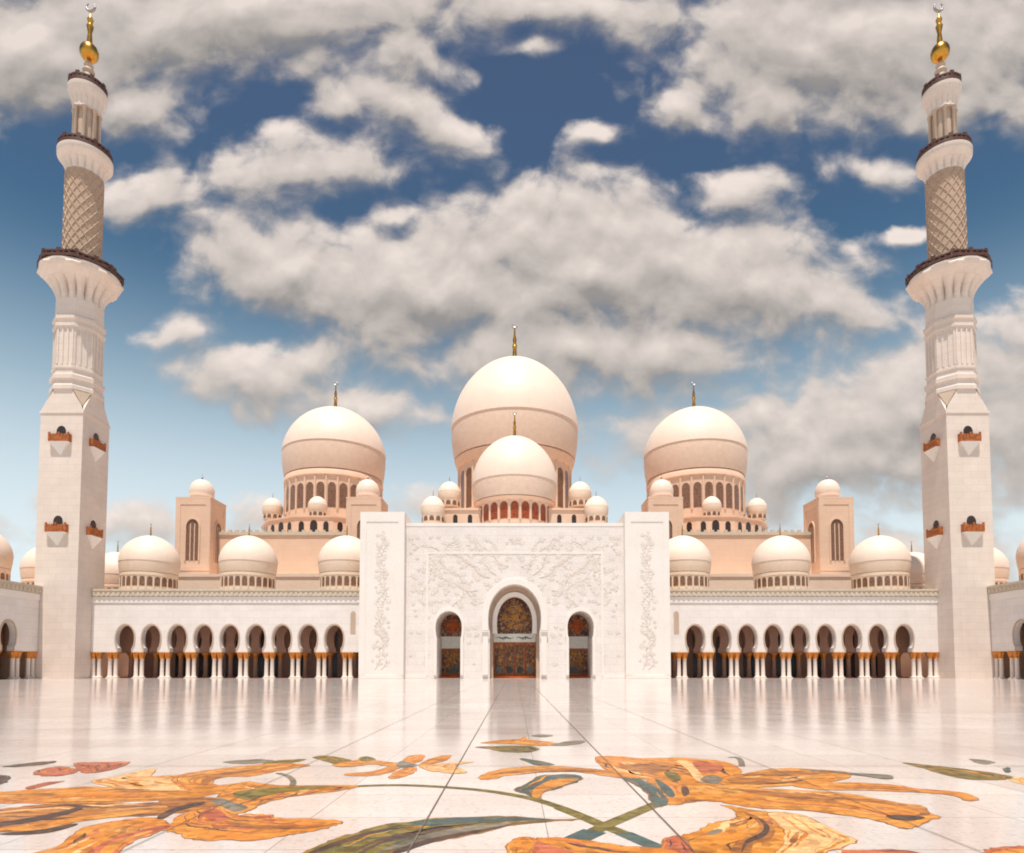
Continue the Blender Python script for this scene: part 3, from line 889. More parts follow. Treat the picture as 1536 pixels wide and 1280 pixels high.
def blossom(b, x, z, r, y, n, rnd, lift=.15):
    a0 = rnd.uniform(0, 6)
    for k in range(n): leaf(b, x, z, a0 + 2 * PI * k / n, r * rnd.uniform(.85, 1.1), r * .24, y - .02, lift)

# ------------------------------------------------------------------ entrance portal
PF, WF = 104.3, 105.5
t = thing('entrance_portal', 'cream marble entrance block with carved flowers, two pylons and three arched doorways', 'portal', (0, PF, 0))
O = (0, PF, 0)
z_py, z_pw = zz(768, PF), zz(785, WF)
px_o, px_i = -xx(539, 900, PF), -xx(606, 900, PF)
zw = lambda py: zz(py, WF)
hw = lambda n: n * WF / F_PX
X_SD = hw(99)
main_arch = arch_pts(0, hw(39.5), hw(37.5), 0, zw(946), zw(926), zw(877))
def side_arch(cx): return arch_pts(cx, hw(19.5), hw(17.5), 0, zw(957), zw(940), zw(917))
b = MB()
b.prism(wall_poly(-px_i, px_i, 0, z_pw, [side_arch(-X_SD), main_arch, side_arch(X_SD)]), WF, WF + 7.2)
b.box(-px_i, px_i, WF + 7.2 + .4, 122, 0, z_pw - .02)
b.build('wall', M['marble'], t, O, False)
pyl = []
for s_ in (-1, 1):
    b = MB()
    x0, x1 = sorted((s_ * px_i, s_ * px_o))
    b.box(x0, x1, PF, 121, 0, z_py)
    b.box(x0 + .12, x1 - .12, PF - .10, PF, .02, .5)
    # raised border round the carved field
    for (a0, a1, c0, c1) in ((x0 + .02, x0 + 1.0, .55, z_py - .02), (x1 - 1.0, x1 - .02, .55, z_py - .02), (x0 + 1.0, x1 - 1.0, z_py - 1.6, z_py - .02)):
        b.box(a0, a1, PF - .07, PF, c0, c1)
    p = b.build('pylon', M['smooth'], t, O, False)
    rnd = random.Random(11)
    b = MB()
    cx = (x0 + x1) / 2
    zt = z_py - 3.0
    for sg, ph_ in ((1, 0.0), (-1, 1.3)):
        pts = [(cx + sg * (.75 * math.sin(i * .33 + ph_) + .45 * math.sin(i * .81 + 2 * ph_)) * (1 - .5 * i / 46), 1.5 + (zt - 1.5) * i / 46) for i in range(47)]
        vine(b, pts, PF, .04, .62, rnd, .04)
    for i in range(60):
        u = rnd.random()
        blossom(b, cx + rnd.uniform(-1.5, 1.5) * (1 - .5 * u), 2.0 + (zt - 2.5) * u, rnd.uniform(.28, .55), PF, 6, rnd, .04)
    b.build('carved_relief', M['relief'], p, O, True)
b = MB()                                # frame lines and cornice of the wall
b.box(-px_i + .02, px_i - .02, WF - .05, WF, z_pw - .5, z_pw + .02)
fx = hw(132)
for s_ in (-1, 1):
    b.box(s_ * fx - .18, s_ * fx + .18, WF - .05, WF, .5, zw(828))
b.box(-fx + .18, fx - .18, WF - .05, WF, zw(828) - .36, zw(828))
b.box(-px_i + .02, -fx, WF - .10, WF, .02, .5); b.box(fx, px_i - .02, WF - .10, WF, .02, .5)
b.build('wall_moulding', M['smooth'], t, O, False)
rnd = random.Random(5)
b = MB()
def clear_of_arch(x, z):
    if abs(x) > px_i - .8 or z > z_pw - 2.0 or z < 1.2: return False
    if (x / hw(56)) ** 2 + ((z - zw(930)) / (zw(866) - zw(930))) ** 2 < 1 or (abs(x) < hw(56) and z < zw(930)): return False
    for c in (-X_SD, X_SD):
        if ((x - c) / hw(28)) ** 2 + ((z - zw(940)) / (zw(908) - zw(940))) ** 2 < 1 or (abs(x - c) < hw(28) and z < zw(940)): return False
    return True
for s_ in (-1, 1):
    for (sx, sz, a, bend, n) in ((3, zw(862), .55, .030, 26), (4, zw(866), .15, .045, 26), (2, zw(858), 1.1, -.03, 18), (6, zw(885), -.25, .06, 24), (7.0, zw(895), .9, -.05, 20), (1, zw(850), .3, .02, 22), (14.5, 2, 1.6, .012, 34), (14.8, 12, 1.4, .03, 26), (6, zw(850), .25, -.02, 20)):
        pts, x, z, aa = [], sx, sz, a
        for i in range(n):
            pts.append((x * s_, z))
            x += .5 * math.cos(aa); z += .5 * math.sin(aa)
            aa += bend + .22 * math.sin(i * .7)
        run = []
        for p in pts + [(0, -9)]:
            if clear_of_arch(*p): run.append(p)
            else:
                if len(run) > 4: vine(b, run, WF, .045, .75, rnd, .045)
                run = []
for i in range(300):
    x, z = rnd.uniform(0, px_i), rnd.uniform(2, z_pw - 2)
    if z < zw(905) and rnd.random() < .6: continue
    if clear_of_arch(x, z):
        for s_ in (-1, 1): blossom(b, s_ * x, z, rnd.uniform(.3, .65), WF, 6, rnd, .045)
b.build('carved_relief', M['relief'], t, O, True)
# raised trims round the openings
def trim(name, inner, outer, y0, y1, m, parent, O=O):
    b = MB(); b.prism(ring_poly(inner, outer), y0, y1)
    return b.build(name, m, parent, O, False)
trim('arch_trim', arch_pts(0, hw(39.5) + .02, hw(39.5) + .02, zw(946), zw(945.5), zw(926), zw(877) + .02), arch_pts(0, hw(49), hw(49), zw(946), zw(945.5), zw(926), zw(869)), WF - .42, WF - .003, M['smooth'], t)
for s_ in (-1, 1):
    b = MB()
    x0, x1 = sorted((s_ * (hw(39.5) + .02), s_ * hw(48)))
    b.box(x0, x1, WF - .3, WF - .003, .55, zw(946.4))
    b.box(x0 - .2, x1 + .2, WF - .5, WF - .45 + .1, zw(946.4) - .2, zw(946.4) - .02)
    b.build('jamb_trim', M['smooth'], t, O, False)
for s_ in (-1, 1):
    c = s_ * X_SD
    trim('arch_trim', arch_pts(c, hw(19.5) + .02, hw(17.5) + .02, .55, zw(957), zw(940), zw(917) + .02), arch_pts(c, hw(23), hw(22), .55, zw(957), zw(940), zw(912.5)), WF - .25, WF - .003, M['smooth'], t)
# the great doorway: tan reveal, inner white frame, tympanum, inscribed lintel, pair of leaves
D1, D2 = WF + 3.0, WF + 5.2
k1 = D1 / WF
ia = arch_pts(0, hw(26.5) * k1, hw(26) * k1, 0, zz(950, D1), zz(934, D1), zz(896, D1))
b = MB()
b.prism(wall_poly(-hw(39.5) - .5, hw(39.5) + .5, 0, zz(868, D1), [arch_pts(0, hw(33) * k1, hw(32) * k1, 0, zz(950, D1), zz(932, D1), zz(888, D1))]), D1 - .6, D1)
b.build('arch_reveal', M['tan'], t, O, False)
trim('inner_arch', arch_pts(0, hw(26.5) * k1, hw(25.5) * k1, zz(951, D1), zz(950.5, D1), zz(934, D1), zz(896, D1)), arch_pts(0, hw(33.2) * k1, hw(33) * k1, zz(951, D1), zz(950.5, D1), zz(934, D1), zz(889, D1)), D1 - .95, D1 + .3, M['smooth'], t)
k2 = D2 / WF
def zd(py): return zz(py, D2)
def doorway(cx, half, z_top, l0, l1, n_leaf, big):
    d = bpy.data.objects.new('doorway', None); col.objects.link(d); d.parent = t
    d.location = (cx, D2 - PF, 0)
    Q = (cx, D2, 0)
    b = MB()
    b.prism(arch_panel_at(cx, half * .98, l1, z_top), D2, D2 + .3)
    b.build('tympanum', M['door'], d, Q, False)
    b = MB()                            # lattice of the tympanum: rings and spokes
    zc, rr = l1 + (z_top - l1) * .42, half * .55
    for r_ in (rr, rr * .5):
        b.tube([(cx + r_ * math.cos(2 * PI * i / 24), D2 - .04, zc + r_ * math.sin(2 * PI * i / 24)) for i in range(25)], .07, 5)
    for k in range(8):
        a = k * PI / 4 + PI / 8
        b.tube([(cx + rr * .5 * math.cos(a), D2 - .04, zc + rr * .5 * math.sin(a)), (cx + half * .9 * math.cos(a), D2 - .04, zc + min(half * .9, 9) * math.sin(a))], .05, 5)
    for k in range(6 if big else 4):
        a = 2 * PI * k / (6 if big else 4)
        blossom(b, cx + rr * .8 * math.cos(a), zc + rr * .8 * math.sin(a), rr * .34, D2 - .02, 6, rnd, .08)
    blossom(b, cx, zc, rr * .5, D2 - .02, 8, rnd, .1)
    b.build('tympanum_lattice', M['bronze'] if big else M['orange'], d, Q, True)
    b = MB()
    b.box(cx - half, cx + half, D2 - .28, D2 + .1, l0, l1)
    b.build('lintel', M['pale'], d, Q, False)
    if big:                             # two cartouches, each with a dark inlaid spray
        b = MB()
        h, zc = l1 - l0, (l0 + l1) / 2
        for s_ in (-1, 1):
            c = cx + s_ * half * .48
            pts = [(c + h * 1.0 * (i / 12 - .5) * 2, zc + h * .06 * math.sin(i * 1.1)) for i in range(13)]
            b.tube([(x, D2 - .29, z) for x, z in pts], .05, 5)
            for i in range(1, 12):
                for q in (-1, 1):
                    if abs(i - 6) < 5: leaf(b, pts[i][0], pts[i][1], PI / 2 * q + .5 * (1 if i > 6 else -1) * q, h * .26 * (1 - abs(i - 6) / 7), h * .07, D2 - .285, .03)
        b.build('lintel_spray', M['inkstone'], d, Q, True)
        b = MB()
        for s_ in (-1, 1):
            c = cx + s_ * half * .48
            pts = [(c + half * .43 * math.cos(2 * PI * i / 28), D2 - .27, (l0 + l1) / 2 + (l1 - l0) * .40 * math.sin(2 * PI * i / 28)) for i in range(29)]
            b.tube(pts, .06, 5)
        b.build('cartouche_frame', M['smooth'], d, Q, True)
    lw = 2 * half / n_leaf
    for i in range(n_leaf):
        x0 = cx - half + lw * i
        b = MB()
        b.box(x0 + .03, x0 + lw - .03, D2, D2 + .25, .35, l0)
        lf = b.build('door_leaf', M['door'], d, Q, False)
        b = MB()
        fw = .16
        for (a0, a1, c0, c1) in ((x0 + .04, x0 + .04 + fw, .36, l0 - .02), (x0 + lw - .04 - fw, x0 + lw - .04, .36, l0 - .02), (x0 + .04 + fw, x0 + lw - .04 - fw, l0 - .5, l0 - .02), (x0 + .04 + fw, x0 + lw - .04 - fw, .36, .8)):
            b.box(a0, a1, D2 - .14, D2, c0, c1)
        b.build('door_frame', M['wood'], lf, Q, False)
        b = MB()
        cxl, zc = x0 + lw / 2, l0 * .60
        for q in range(3): blossom(b, cxl + rnd.uniform(-.25, .25) * lw, zc + (q - 1) * l0 * .22, lw * .19, D2 - .02, 6, rnd, .1)
        pts = [(cxl + lw * .25 * math.sin(q * .8), .9 + (l0 - 1.6) * q / 14) for q in range(15)]
        vine(b, pts, D2, .05, lw * .2, rnd, .08)
        b.build('door_ornament', M['bronze'], lf, Q, True)
        b = MB()
        b.prism([(cxl + lw * .30 * math.cos(2 * PI * q / 16), 1.35 + .62 * math.sin(2 * PI * q / 16)) for q in range(16)], D2 - .06, D2)
        b.build('glass_roundel', M['black'] if not big or i in (1, 2) else M['inkstone'], lf, Q, False)
    b = MB()
    b.box(cx - half, cx + half, D2 - 1.3, D2 + .3, .01, .33)
    b.build('threshold', M['orange'], d, Q, False)
    return d
def arch_panel_at(cx, half, z0, z1): return [(x + cx, z) for x, z in arch_panel(2 * half, z0, z1, 10)]
doorway(0, hw(31.5) * k2, zd(892), zd(963.5), zd(951), 4, True)
D2 = WF + 7.0
for s_ in (-1, 1):
    doorway(s_ * X_SD, hw(18) * D2 / WF, zz(918, D2), zz(973, D2), zz(955, D2), 1, False)

# ------------------------------------------------------------------ arcades
PITCHX = 4.26
AZ0, AZ1 = zz(988.5, 107), zz(978.5, 107)        # capital foot and top
AH, AN = 1.47, 1.08
AL, AM, AT = zz(972, 107), zz(957, 107), zz(938, 107)
def arcade(name, label, loc, rz, centres, x0, x1, extra, depth=11.5, slit=None):
    """local: face at y = 0 looking to -y"""
    t = thing(name, label, 'arcade', loc, rz, 'arcades round the courtyard')
    arches = [arch_pts(c, AH, AN, AZ1, AL, AM, AT) for c in centres]
    b = MB()
    b.prism(wall_poly(x0, x1, AZ1, Z_ROOF - .1, arches), 0, .9)
    b.build('wall', M['marble'], t, smooth=False)
    b = MB()
    for a in arches:
        cx = (a[0][0] + a[-1][0]) / 2
        out = arch_pts(cx, AH + .22, AN + .2, AZ1, AL - .05, AM, AT + .26)
        b.prism(ring_poly(arch_pts(cx, AH + .01, AN + .01, AZ1, AL, AM, AT + .01), out), -.10, -.003)
    b.build('arch_moulding', M['tan'], t, smooth=False)
    b = MB()
    zc = Z_ROOF
    b.box(x0, x1, -.12, 0, zc - 2.0, zc - 1.05)
    b.build('frieze', M['smooth'], t, smooth=False)
    b = MB()
    b.box(x0, x1, -.30, .9, zc - .98, zc - .1)
    b.box(x0, x1, -.42, .6, zc - .1, zc + .22)
    n = int((x1 - x0) / .8)
    for i in range(n):
        x = x0 + (i + .5) * (x1 - x0) / n
        b.box(x - .22, x + .22, -.40, -.30, zc - .85, zc - .3)
    b.build('cornice', M['cornice'], t, smooth=False)
    b = MB()
    b.box(x0, x1, .92, depth, zc - 1.2, zc - .15)
    b.build('roof', M['cornice'], t, smooth=False)
    # inner row and back wall
    b = MB()
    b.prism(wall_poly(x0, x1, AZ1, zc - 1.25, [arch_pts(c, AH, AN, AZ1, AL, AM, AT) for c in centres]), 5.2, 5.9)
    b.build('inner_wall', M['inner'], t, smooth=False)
    b = MB()
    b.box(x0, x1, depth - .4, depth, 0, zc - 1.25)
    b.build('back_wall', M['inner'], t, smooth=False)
    b = MB(); b.box(x0, x1, .95, depth - .45, .004, .03); b.build('gallery_floor', M['red'], t, smooth=False)
    rd = random.Random(3)
    for c in centres:
        if rd.random() < .85:
            b = MB(); b.prism(arch_panel_at(c + rd.uniform(-.9, .9), rd.uniform(.9, 1.25), .05, rd.uniform(6.5, 9.0)), depth - .48, depth - .36)
            b.build('gallery_door', M['black'], t, smooth=False)
    sup = sorted(set([round(c - PITCHX / 2, 3) for c in centres] + [round(c + PITCHX / 2, 3) for c in centres] + list(extra)))
    proto = None
    for x in sup:
        if proto is None:
            b = MB()
            for u in (-.47, .47):
                for v in (.22, .74) if False else (.45,):
                    b.lathe([(.46, .0), (.46, .22), (.38, .30), (.32, .42), (.295, AZ0 - .1), (.33, AZ0)], 16, u, v)
            b.box(-.95, .95, .02, .88, .0, .12)
            proto = b.build('column', M['shaft'], t)
            b = MB()
            for u in (-.47, .47):
                def rf(a, j, r): return r * (1 + .10 * math.cos(9 * a) * (j > 1))
                b.lathe([(.36, AZ0), (.42, AZ0 + .08), (.38, AZ0 + .2), (.46, AZ0 + .55), (.56, AZ1 - .16)], 27, u, .45, rf=rf)
            b.box(-1.03, 1.03, -.06, .93, AZ1 - .16, AZ1 - .005)
            b.build('capital', M['palm'], proto, smooth=True)
            proto.location = (x, 0, 0)
        else: twin(proto, t, (x, 0, 0))
    proto = None
    for x in sup:
        if proto is None:
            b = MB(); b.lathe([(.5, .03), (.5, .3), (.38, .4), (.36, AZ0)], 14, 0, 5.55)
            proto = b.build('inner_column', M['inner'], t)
            b = MB(); b.lathe([(.36, AZ0), (.45, AZ0 + .5), (.75, AZ1 - .1), (.75, AZ1 - .005)], 16, 0, 5.55)
            b.build('capital', M['palm'], proto)
            proto.location = (x, 0, 0)
        else: twin(proto, t, (x, 0, 0))
    if slit is not None:
        b = MB(); b.prism(arch_panel_at(slit, .42, zz(951, 107), zz(917, 107)), -.04, .3)
        b.build('niche', M['tan'], t, smooth=False)
    return t
A0 = -29.44
cl = [A0 - PITCHX * k for k in range(9)]
XE = MX - 3.4
arcade('front_arcade', 'white marble arcade with gold capitals between the left minaret and the portal', (0, 107, 0), 0, sorted(cl), -XE + .02, -px_o - .02, [-XE + .75], slit=xx(529.5, 935, 107))
arcade('front_arcade', 'white marble arcade with gold capitals between the portal and the right minaret', (0, 107, 0), 0, sorted(-c for c in cl), px_o + .02, XE - .02, [XE - .75], slit=-xx(529.5, 935, 107))
SWX = 74.95
cs = [97.0 - PITCHX * k for k in range(9)]
for s_, side in ((-1, 'left'), (1, 'right')):
    if s_ < 0:
        t = arcade('side_arcade', 'white marble side arcade cut off by the left edge of the picture', (-SWX, 0, 0), PI / 2, sorted(cs), 60.0, 103.15, [102.3])
    else:
        t = arcade('side_arcade', 'white marble side arcade cut off by the right edge of the picture', (SWX, 0, 0), -PI / 2, sorted(-c for c in cs), -103.15, -60.0, [-102.3])
    b = MB()
    x0, x1 = (103.3, 138) if s_ < 0 else (-138, -103.3)
    b.box(x0, x1, 1.6, 19, 0, Z_ROOF - .15)
    u0, u1 = (96, 103.3) if s_ < 0 else (-103.3, -96)
    b.box(u0, u1, 11.6, 19, 0, Z_ROOF - .15)
    b.build('corner_block', M['peach'], t, smooth=False)

# ------------------------------------------------------------------ courtyard joints and floral stone inlay
def strip(b, x0, x1, y0, y1, z): b.add([(x0, y0, z), (x1, y0, z), (x1, y1, z), (x0, y1, z)], [(0, 1, 2, 3)])
b = MB()
for k in range(-12, 13):
    x = -1.09 + 2.93 * k
    wd = .009 if k in (0, 1) else (.006 if k in (-1, 2) else .003)
    strip(b, x - wd, x + wd, 3, 103, .0125)
for k in range(9):
    y = 12.6 + 7.4 * k
    strip(b, -60, 60, y - .009, y + .009, .0130)
structure(b.build('paving_joints', M['joint'], smooth=False))

def smooth_loop(pts, n=5, closed=True):
    out, k = [], len(pts)
    rng = range(k) if closed else range(k - 1)
    for i in rng:
        if closed: p0, p1, p2, p3 = pts[i - 1], pts[i], pts[(i + 1) % k], pts[(i + 2) % k]
        else: p0, p1, p2, p3 = pts[max(i - 1, 0)], pts[i], pts[i + 1], pts[min(i + 2, k - 1)]
        for j in range(n):
            t = j / n
            out.append(tuple(.5 * ((2 * b_) + (c - a) * t + (2 * a - 5 * b_ + 4 * c - d) * t * t + (-a + 3 * b_ - 3 * c + d) * t ** 3) for a, b_, c, d in zip(p0, p1, p2, p3)))
    if not closed: out.append(pts[-1])
    return out
ZQ = .003
NTH = 0
rin = random.Random(21)
STREAK = {'gold_in': ['brown_in', 'amber_in', 'peach_in', 'brown_in', 'dark_in', 'red_in', 'amber_in', 'peach_in', 'amber_in'], 'amber_in': ['gold_in', 'brown_in', 'peach_in', 'red_in', 'dark_in', 'brown_in'],
          'peach_in': ['gold_in', 'amber_in', 'gold_in'], 'brown_in': ['dark_in', 'gold_in', 'amber_in', 'dark_in', 'peach_in'], 'red_in': ['dark_in', 'amber_in', 'red_in'],
          'olive_in': ['dark_in', 'teal_in', 'gold_in', 'dark_in', 'grey_in'], 'teal_in': ['olive_in', 'dark_in', 'gold_in'], 'grey_in': ['dark_in', 'olive_in'], 'dark_in': ['grey_in']}
def streaks(b, poly, mats, mname):
    """slips of other stone that follow the petal from its root to its tip"""
    global ZQ
    k = len(poly)
    far = max(((i, j) for i in range(0, k, 2) for j in range(i + 2, k, 2)), key=lambda q: (poly[q[0]][0] - poly[q[1]][0]) ** 2 + (poly[q[0]][1] - poly[q[1]][1]) ** 2)
    i, j = far
    A = [Vector(poly[q]) for q in range(i, j + 1)]
    B = [Vector(poly[q % k]) for q in range(j, i + k + 1)][::-1]
    def pick(L, t):
        lens = [0]
        for q in range(1, len(L)): lens.append(lens[-1] + (L[q] - L[q - 1]).length)
        d = t * lens[-1]
        for q in range(1, len(L)):
            if lens[q] >= d:
                u = (d - lens[q - 1]) / max(1e-6, lens[q] - lens[q - 1])
                return L[q - 1].lerp(L[q], u)
        return L[-1]
    length = (A[0] - A[-1]).length
    wid = max((pick(A, t) - pick(B, t)).length for t in (.3, .5, .7))
    if wid < .12 or length < .4: return
    n = int(min(22, 4 + wid * 13))
    names = STREAK[mname]
    for q in range(n):
        m = M[names[rin.randrange(len(names))]]
        if m not in mats: mats.append(m)
        mi = mats.index(m)
        f = rin.uniform(.06, .94)
        t0 = rin.uniform(.04, .6); t1 = min(.96, t0 + rin.uniform(.15, .5))
        hw_ = rin.uniform(.008, .042)
        S = 14
        l, r = [], []
        ph = rin.uniform(0, 6)
        for e in range(S + 1):
            t = t0 + (t1 - t0) * e / S
            a, c = pick(A, t), pick(B, t)
            ff = f + .025 * math.sin(ph + e * .7)
            w_ = hw_ * math.sin(PI * e / S) ** .6 * rin.uniform(.7, 1.2)
            w_ = min(w_, .45 * min(ff, 1 - ff)) 
            l.append(a.lerp(c, max(.03, ff - w_))); r.append(a.lerp(c, min(.97, ff + w_)))
        zs = ZQ + .00004 + .000013 * (q % 5)
        b.add([(p.x, p.y, zs) for p in l] + [(p.x, p.y, zs) for p in r], [(e, e + 1, S + 2 + e, S + 1 + e) for e in range(S)], mi)
def inlay_thing(label, parts, group='flower inlays of the courtyard floor', name='flower_inlay', cat='floor inlay'):
    allp = [gnd(*p) for _, _, pts, _ in parts for p in pts]
    cx = sum(p[0] for p in allp) / len(allp); cy = sum(p[1] for p in allp) / len(allp)
    t = thing(name, label, cat, (cx, cy, 0), 0, group)
    global ZQ, NTH
    NTH += 1
    ZQ = .002 + (NTH * .00137) % .0043
    for pname, mname, pts, edge in parts:
        b = MB()
        mats = [M[mname]]
        if pname == 'stem':
            line = [Vector((*p, 0)) for p in smooth_loop([gnd(*p) for p in pts], 6, False)]
            k = len(line)
            L, Rr = [], []
            for i, p in enumerate(line):
                d = (line[min(i + 1, k - 1)] - line[max(i - 1, 0)]).normalized()
                nrm = Vector((-d.y, d.x, 0)) * edge
                L.append(p + nrm); Rr.append(p - nrm)
            vs = [(p.x, p.y, ZQ) for p in L] + [(p.x, p.y, ZQ) for p in Rr]
            b.add(vs, [(i, i + 1, k + i + 1, k + i) for i in range(k - 1)])
        else:
            poly = [gnd(*p) for p in smooth_loop(pts)]
            if pname in ('petal', 'leaf'):
                k = len(poly)                    # hand-cut stone: the outline is never quite smooth
                am = min(.022, .06 * min(max(p[0] for p in poly) - min(p[0] for p in poly), max(p[1] for p in poly) - min(p[1] for p in poly)))
                poly = [(x + am * rin.uniform(-1, 1), y + am * 1.5 * rin.uniform(-1, 1)) for x, y in poly]
            b.add([(x, y, ZQ) for x, y in poly], [list(range(len(poly)))])
            if pname in ('petal', 'leaf'): streaks(b, poly, mats, mname)
            if edge:                     # thin dark stone line round the piece
                k = len(poly)
                P = [Vector((x, y, 0)) for x, y in poly]
                L, Rr = [], []
                for i in range(k):
                    d = (P[(i + 1) % k] - P[i - 1]).normalized()
                    nrm = Vector((-d.y, d.x, 0)) * edge * (.7 + .5 * math.sin(i * .9))
                    L.append(P[i] + nrm); Rr.append(P[i] - nrm)
                if M['brown_in'] not in mats: mats.append(M['brown_in'])
                b.add([(p.x, p.y, ZQ + .00012) for p in L] + [(p.x, p.y, ZQ + .00012) for p in Rr], [(i, (i + 1) % k, k + (i + 1) % k, k + i) for i in range(k)], mats.index(M['brown_in']))
        o = inlay_mesh(b, pname, mats, t, (cx, cy, 0))
        ZQ += .00016
    return t
def inlay_mesh(b, name, mats, parent, off):
    me = bpy.data.meshes.new(name)
    me.from_pydata([(x - off[0], y - off[1], z - off[2]) for x, y, z in b.v], [], b.f)
    for q in mats: me.materials.append(q)
    for pl, mi in zip(me.polygons, b.m): pl.material_index = mi
    bm = bmesh.new(); bm.from_mesh(me)
    for f in bm.faces:
        f.normal_update()
        if f.normal.z < 0: f.normal_flip()
    bm.to_mesh(me); bm.free()
    o = bpy.data.objects.new(name, me); col.objects.link(o); o.parent = parent
    return o

inlay_thing('huge golden lily inlay sprawling across the floor at the left', [
    ('petal', 'gold_in', [(-90, 1196), (0, 1188), (60, 1184), (125, 1181), (180, 1180), (250, 1178), (330, 1185), (300, 1196), (200, 1203), (110, 1207), (30, 1205), (-30, 1206), (-90, 1206)], .012),
    ('petal', 'peach_in', [(138, 1172), (170, 1166), (229, 1153), (232, 1158), (226, 1165), (250, 1164), (290, 1162), (320, 1170), (300, 1184), (240, 1186), (170, 1181)], .010),
    ('petal', 'brown_in', [(-90, 1224), (0, 1214), (60, 1208), (120, 1205), (200, 1206), (300, 1199), (325, 1206), (290, 1216), (240, 1223), (170, 1227), (110, 1234), (60, 1249), (0, 1249), (-90, 1253)], .012),
    ('petal', 'amber_in', [(45, 1284), (90, 1268), (110, 1252), (130, 1241), (180, 1231), (230, 1227), (250, 1237), (235, 1250), (200, 1262), (165, 1288), (120, 1300), (50, 1300)], .010),
    ('petal', 'gold_in', [(262, 1166), (300, 1157), (360, 1150), (420, 1145), (465, 1148), (440, 1153), (400, 1160), (375, 1165), (340, 1166), (314, 1172), (330, 1178), (360, 1175), (372, 1180), (330, 1191), (290, 1187), (266, 1180)], .010),
    ('petal', 'gold_in', [(340, 1184), (366, 1173), (400, 1177), (450, 1179), (530, 1178), (534, 1181), (500, 1188), (440, 1195), (400, 1204), (370, 1218), (345, 1222), (322, 1208)], .012),
    ('petal', 'amber_in', [(244, 1246), (255, 1235), (280, 1219), (305, 1212), (328, 1213), (352, 1223), (372, 1222), (405, 1223), (418, 1228), (480, 1229), (512, 1233), (500, 1240), (470, 1247), (430, 1253), (390, 1260), (320, 1261), (285, 1259), (268, 1250)], .010),
    ('vein', 'amber_in', [(80, 1196), (110, 1186), (130, 1182), (150, 1187), (220, 1191), (280, 1190), (200, 1196)], 0),
    ('vein', 'dark_in', [(-20, 1238), (40, 1228), (90, 1218), (118, 1211), (120, 1216), (70, 1230), (20, 1238), (-20, 1244)], 0),
    ('vein', 'gold_in', [(-30, 1246), (30, 1240), (90, 1230), (180, 1219), (280, 1210), (190, 1224), (110, 1234), (40, 1245)], 0),
    ('vein', 'dark_in', [(0, 1251), (60, 1245), (112, 1236), (110, 1240), (70, 1250), (20, 1253)], 0),
    ('vein', 'red_in', [(128, 1285), (150, 1268), (190, 1251), (246, 1239), (252, 1243), (205, 1258), (180, 1272), (170, 1292)], 0),
    ('vein', 'gold_in', [(150, 1280), (165, 1266), (205, 1252), (230, 1247), (190, 1262), (168, 1280)], 0),
    ('vein', 'brown_in', [(333, 1222), (344, 1232), (400, 1239), (470, 1240), (506, 1235), (480, 1242), (420, 1245), (362, 1242), (338, 1235)], 0),
    ('vein', 'brown_in', [(240, 1200), (300, 1196), (340, 1200), (318, 1212), (270, 1216), (250, 1210)], 0),
    ('vein', 'brown_in', [(302, 1172), (320, 1163), (380, 1155), (400, 1154), (350, 1162), (322, 1170), (308, 1180)], 0),
    ('vein', 'grey_in', [(315, 1202), (330, 1198), (350, 1204), (372, 1212), (352, 1218), (332, 1210)], 0),
    ('vein', 'olive_in', [(350, 1190), (400, 1183), (500, 1180), (420, 1190), (370, 1200)], 0),
    ('vein', 'red_in', [(300, 1222), (312, 1214), (330, 1216), (342, 1230), (325, 1234), (310, 1228)], 0),
    ('vein', 'dark_in', [(236, 1226), (262, 1212), (305, 1203), (300, 1209), (266, 1218), (244, 1229)], 0),
])
inlay_thing('grey curled tendril inlay rising from the stem of the left golden lily', [
    ('stem', 'grey_in', [(416, 1160), (428, 1163), (437, 1168), (440, 1174), (438, 1179)], .05)], name='tendril_inlay')
inlay_thing('pair of brick red leaves inlaid in the floor behind the left lily', [
    ('leaf', 'red_in', [(50, 1159), (75, 1152), (100, 1151), (116, 1158), (90, 1164), (62, 1164)], .01),
    ('leaf', 'red_in', [(113, 1145), (150, 1144), (190, 1143), (192, 1146), (160, 1157), (125, 1160), (116, 1153)], .01)], name='leaf_inlay')
inlay_thing('thin black leaf inlay beyond the brick red leaves', [('leaf', 'dark_in', [(3, 1150), (40, 1145), (80, 1142), (80, 1145), (50, 1149), (20, 1151)], 0)], name='leaf_inlay')
inlay_thing('short black leaf inlay at the left edge of the picture', [('leaf', 'dark_in', [(-14, 1166), (10, 1163), (15, 1169), (5, 1176), (-14, 1177)], 0)], name='leaf_inlay')
inlay_thing('slender reddish bud inlay between the red leaves and the left lily', [('leaf', 'red_in', [(38, 1182), (55, 1177), (70, 1174), (98, 1172), (75, 1177), (48, 1184)], 0)], name='leaf_inlay')
inlay_thing('grey green blade inlay beyond the curled petal of the left lily', [
    ('leaf', 'grey_in', [(335, 1143), (385, 1139), (412, 1142), (380, 1146), (350, 1146)], 0), ('leaf', 'olive_in', [(396, 1146), (415, 1141), (455, 1139), (452, 1142), (425, 1146)], 0)], name='leaf_inlay')
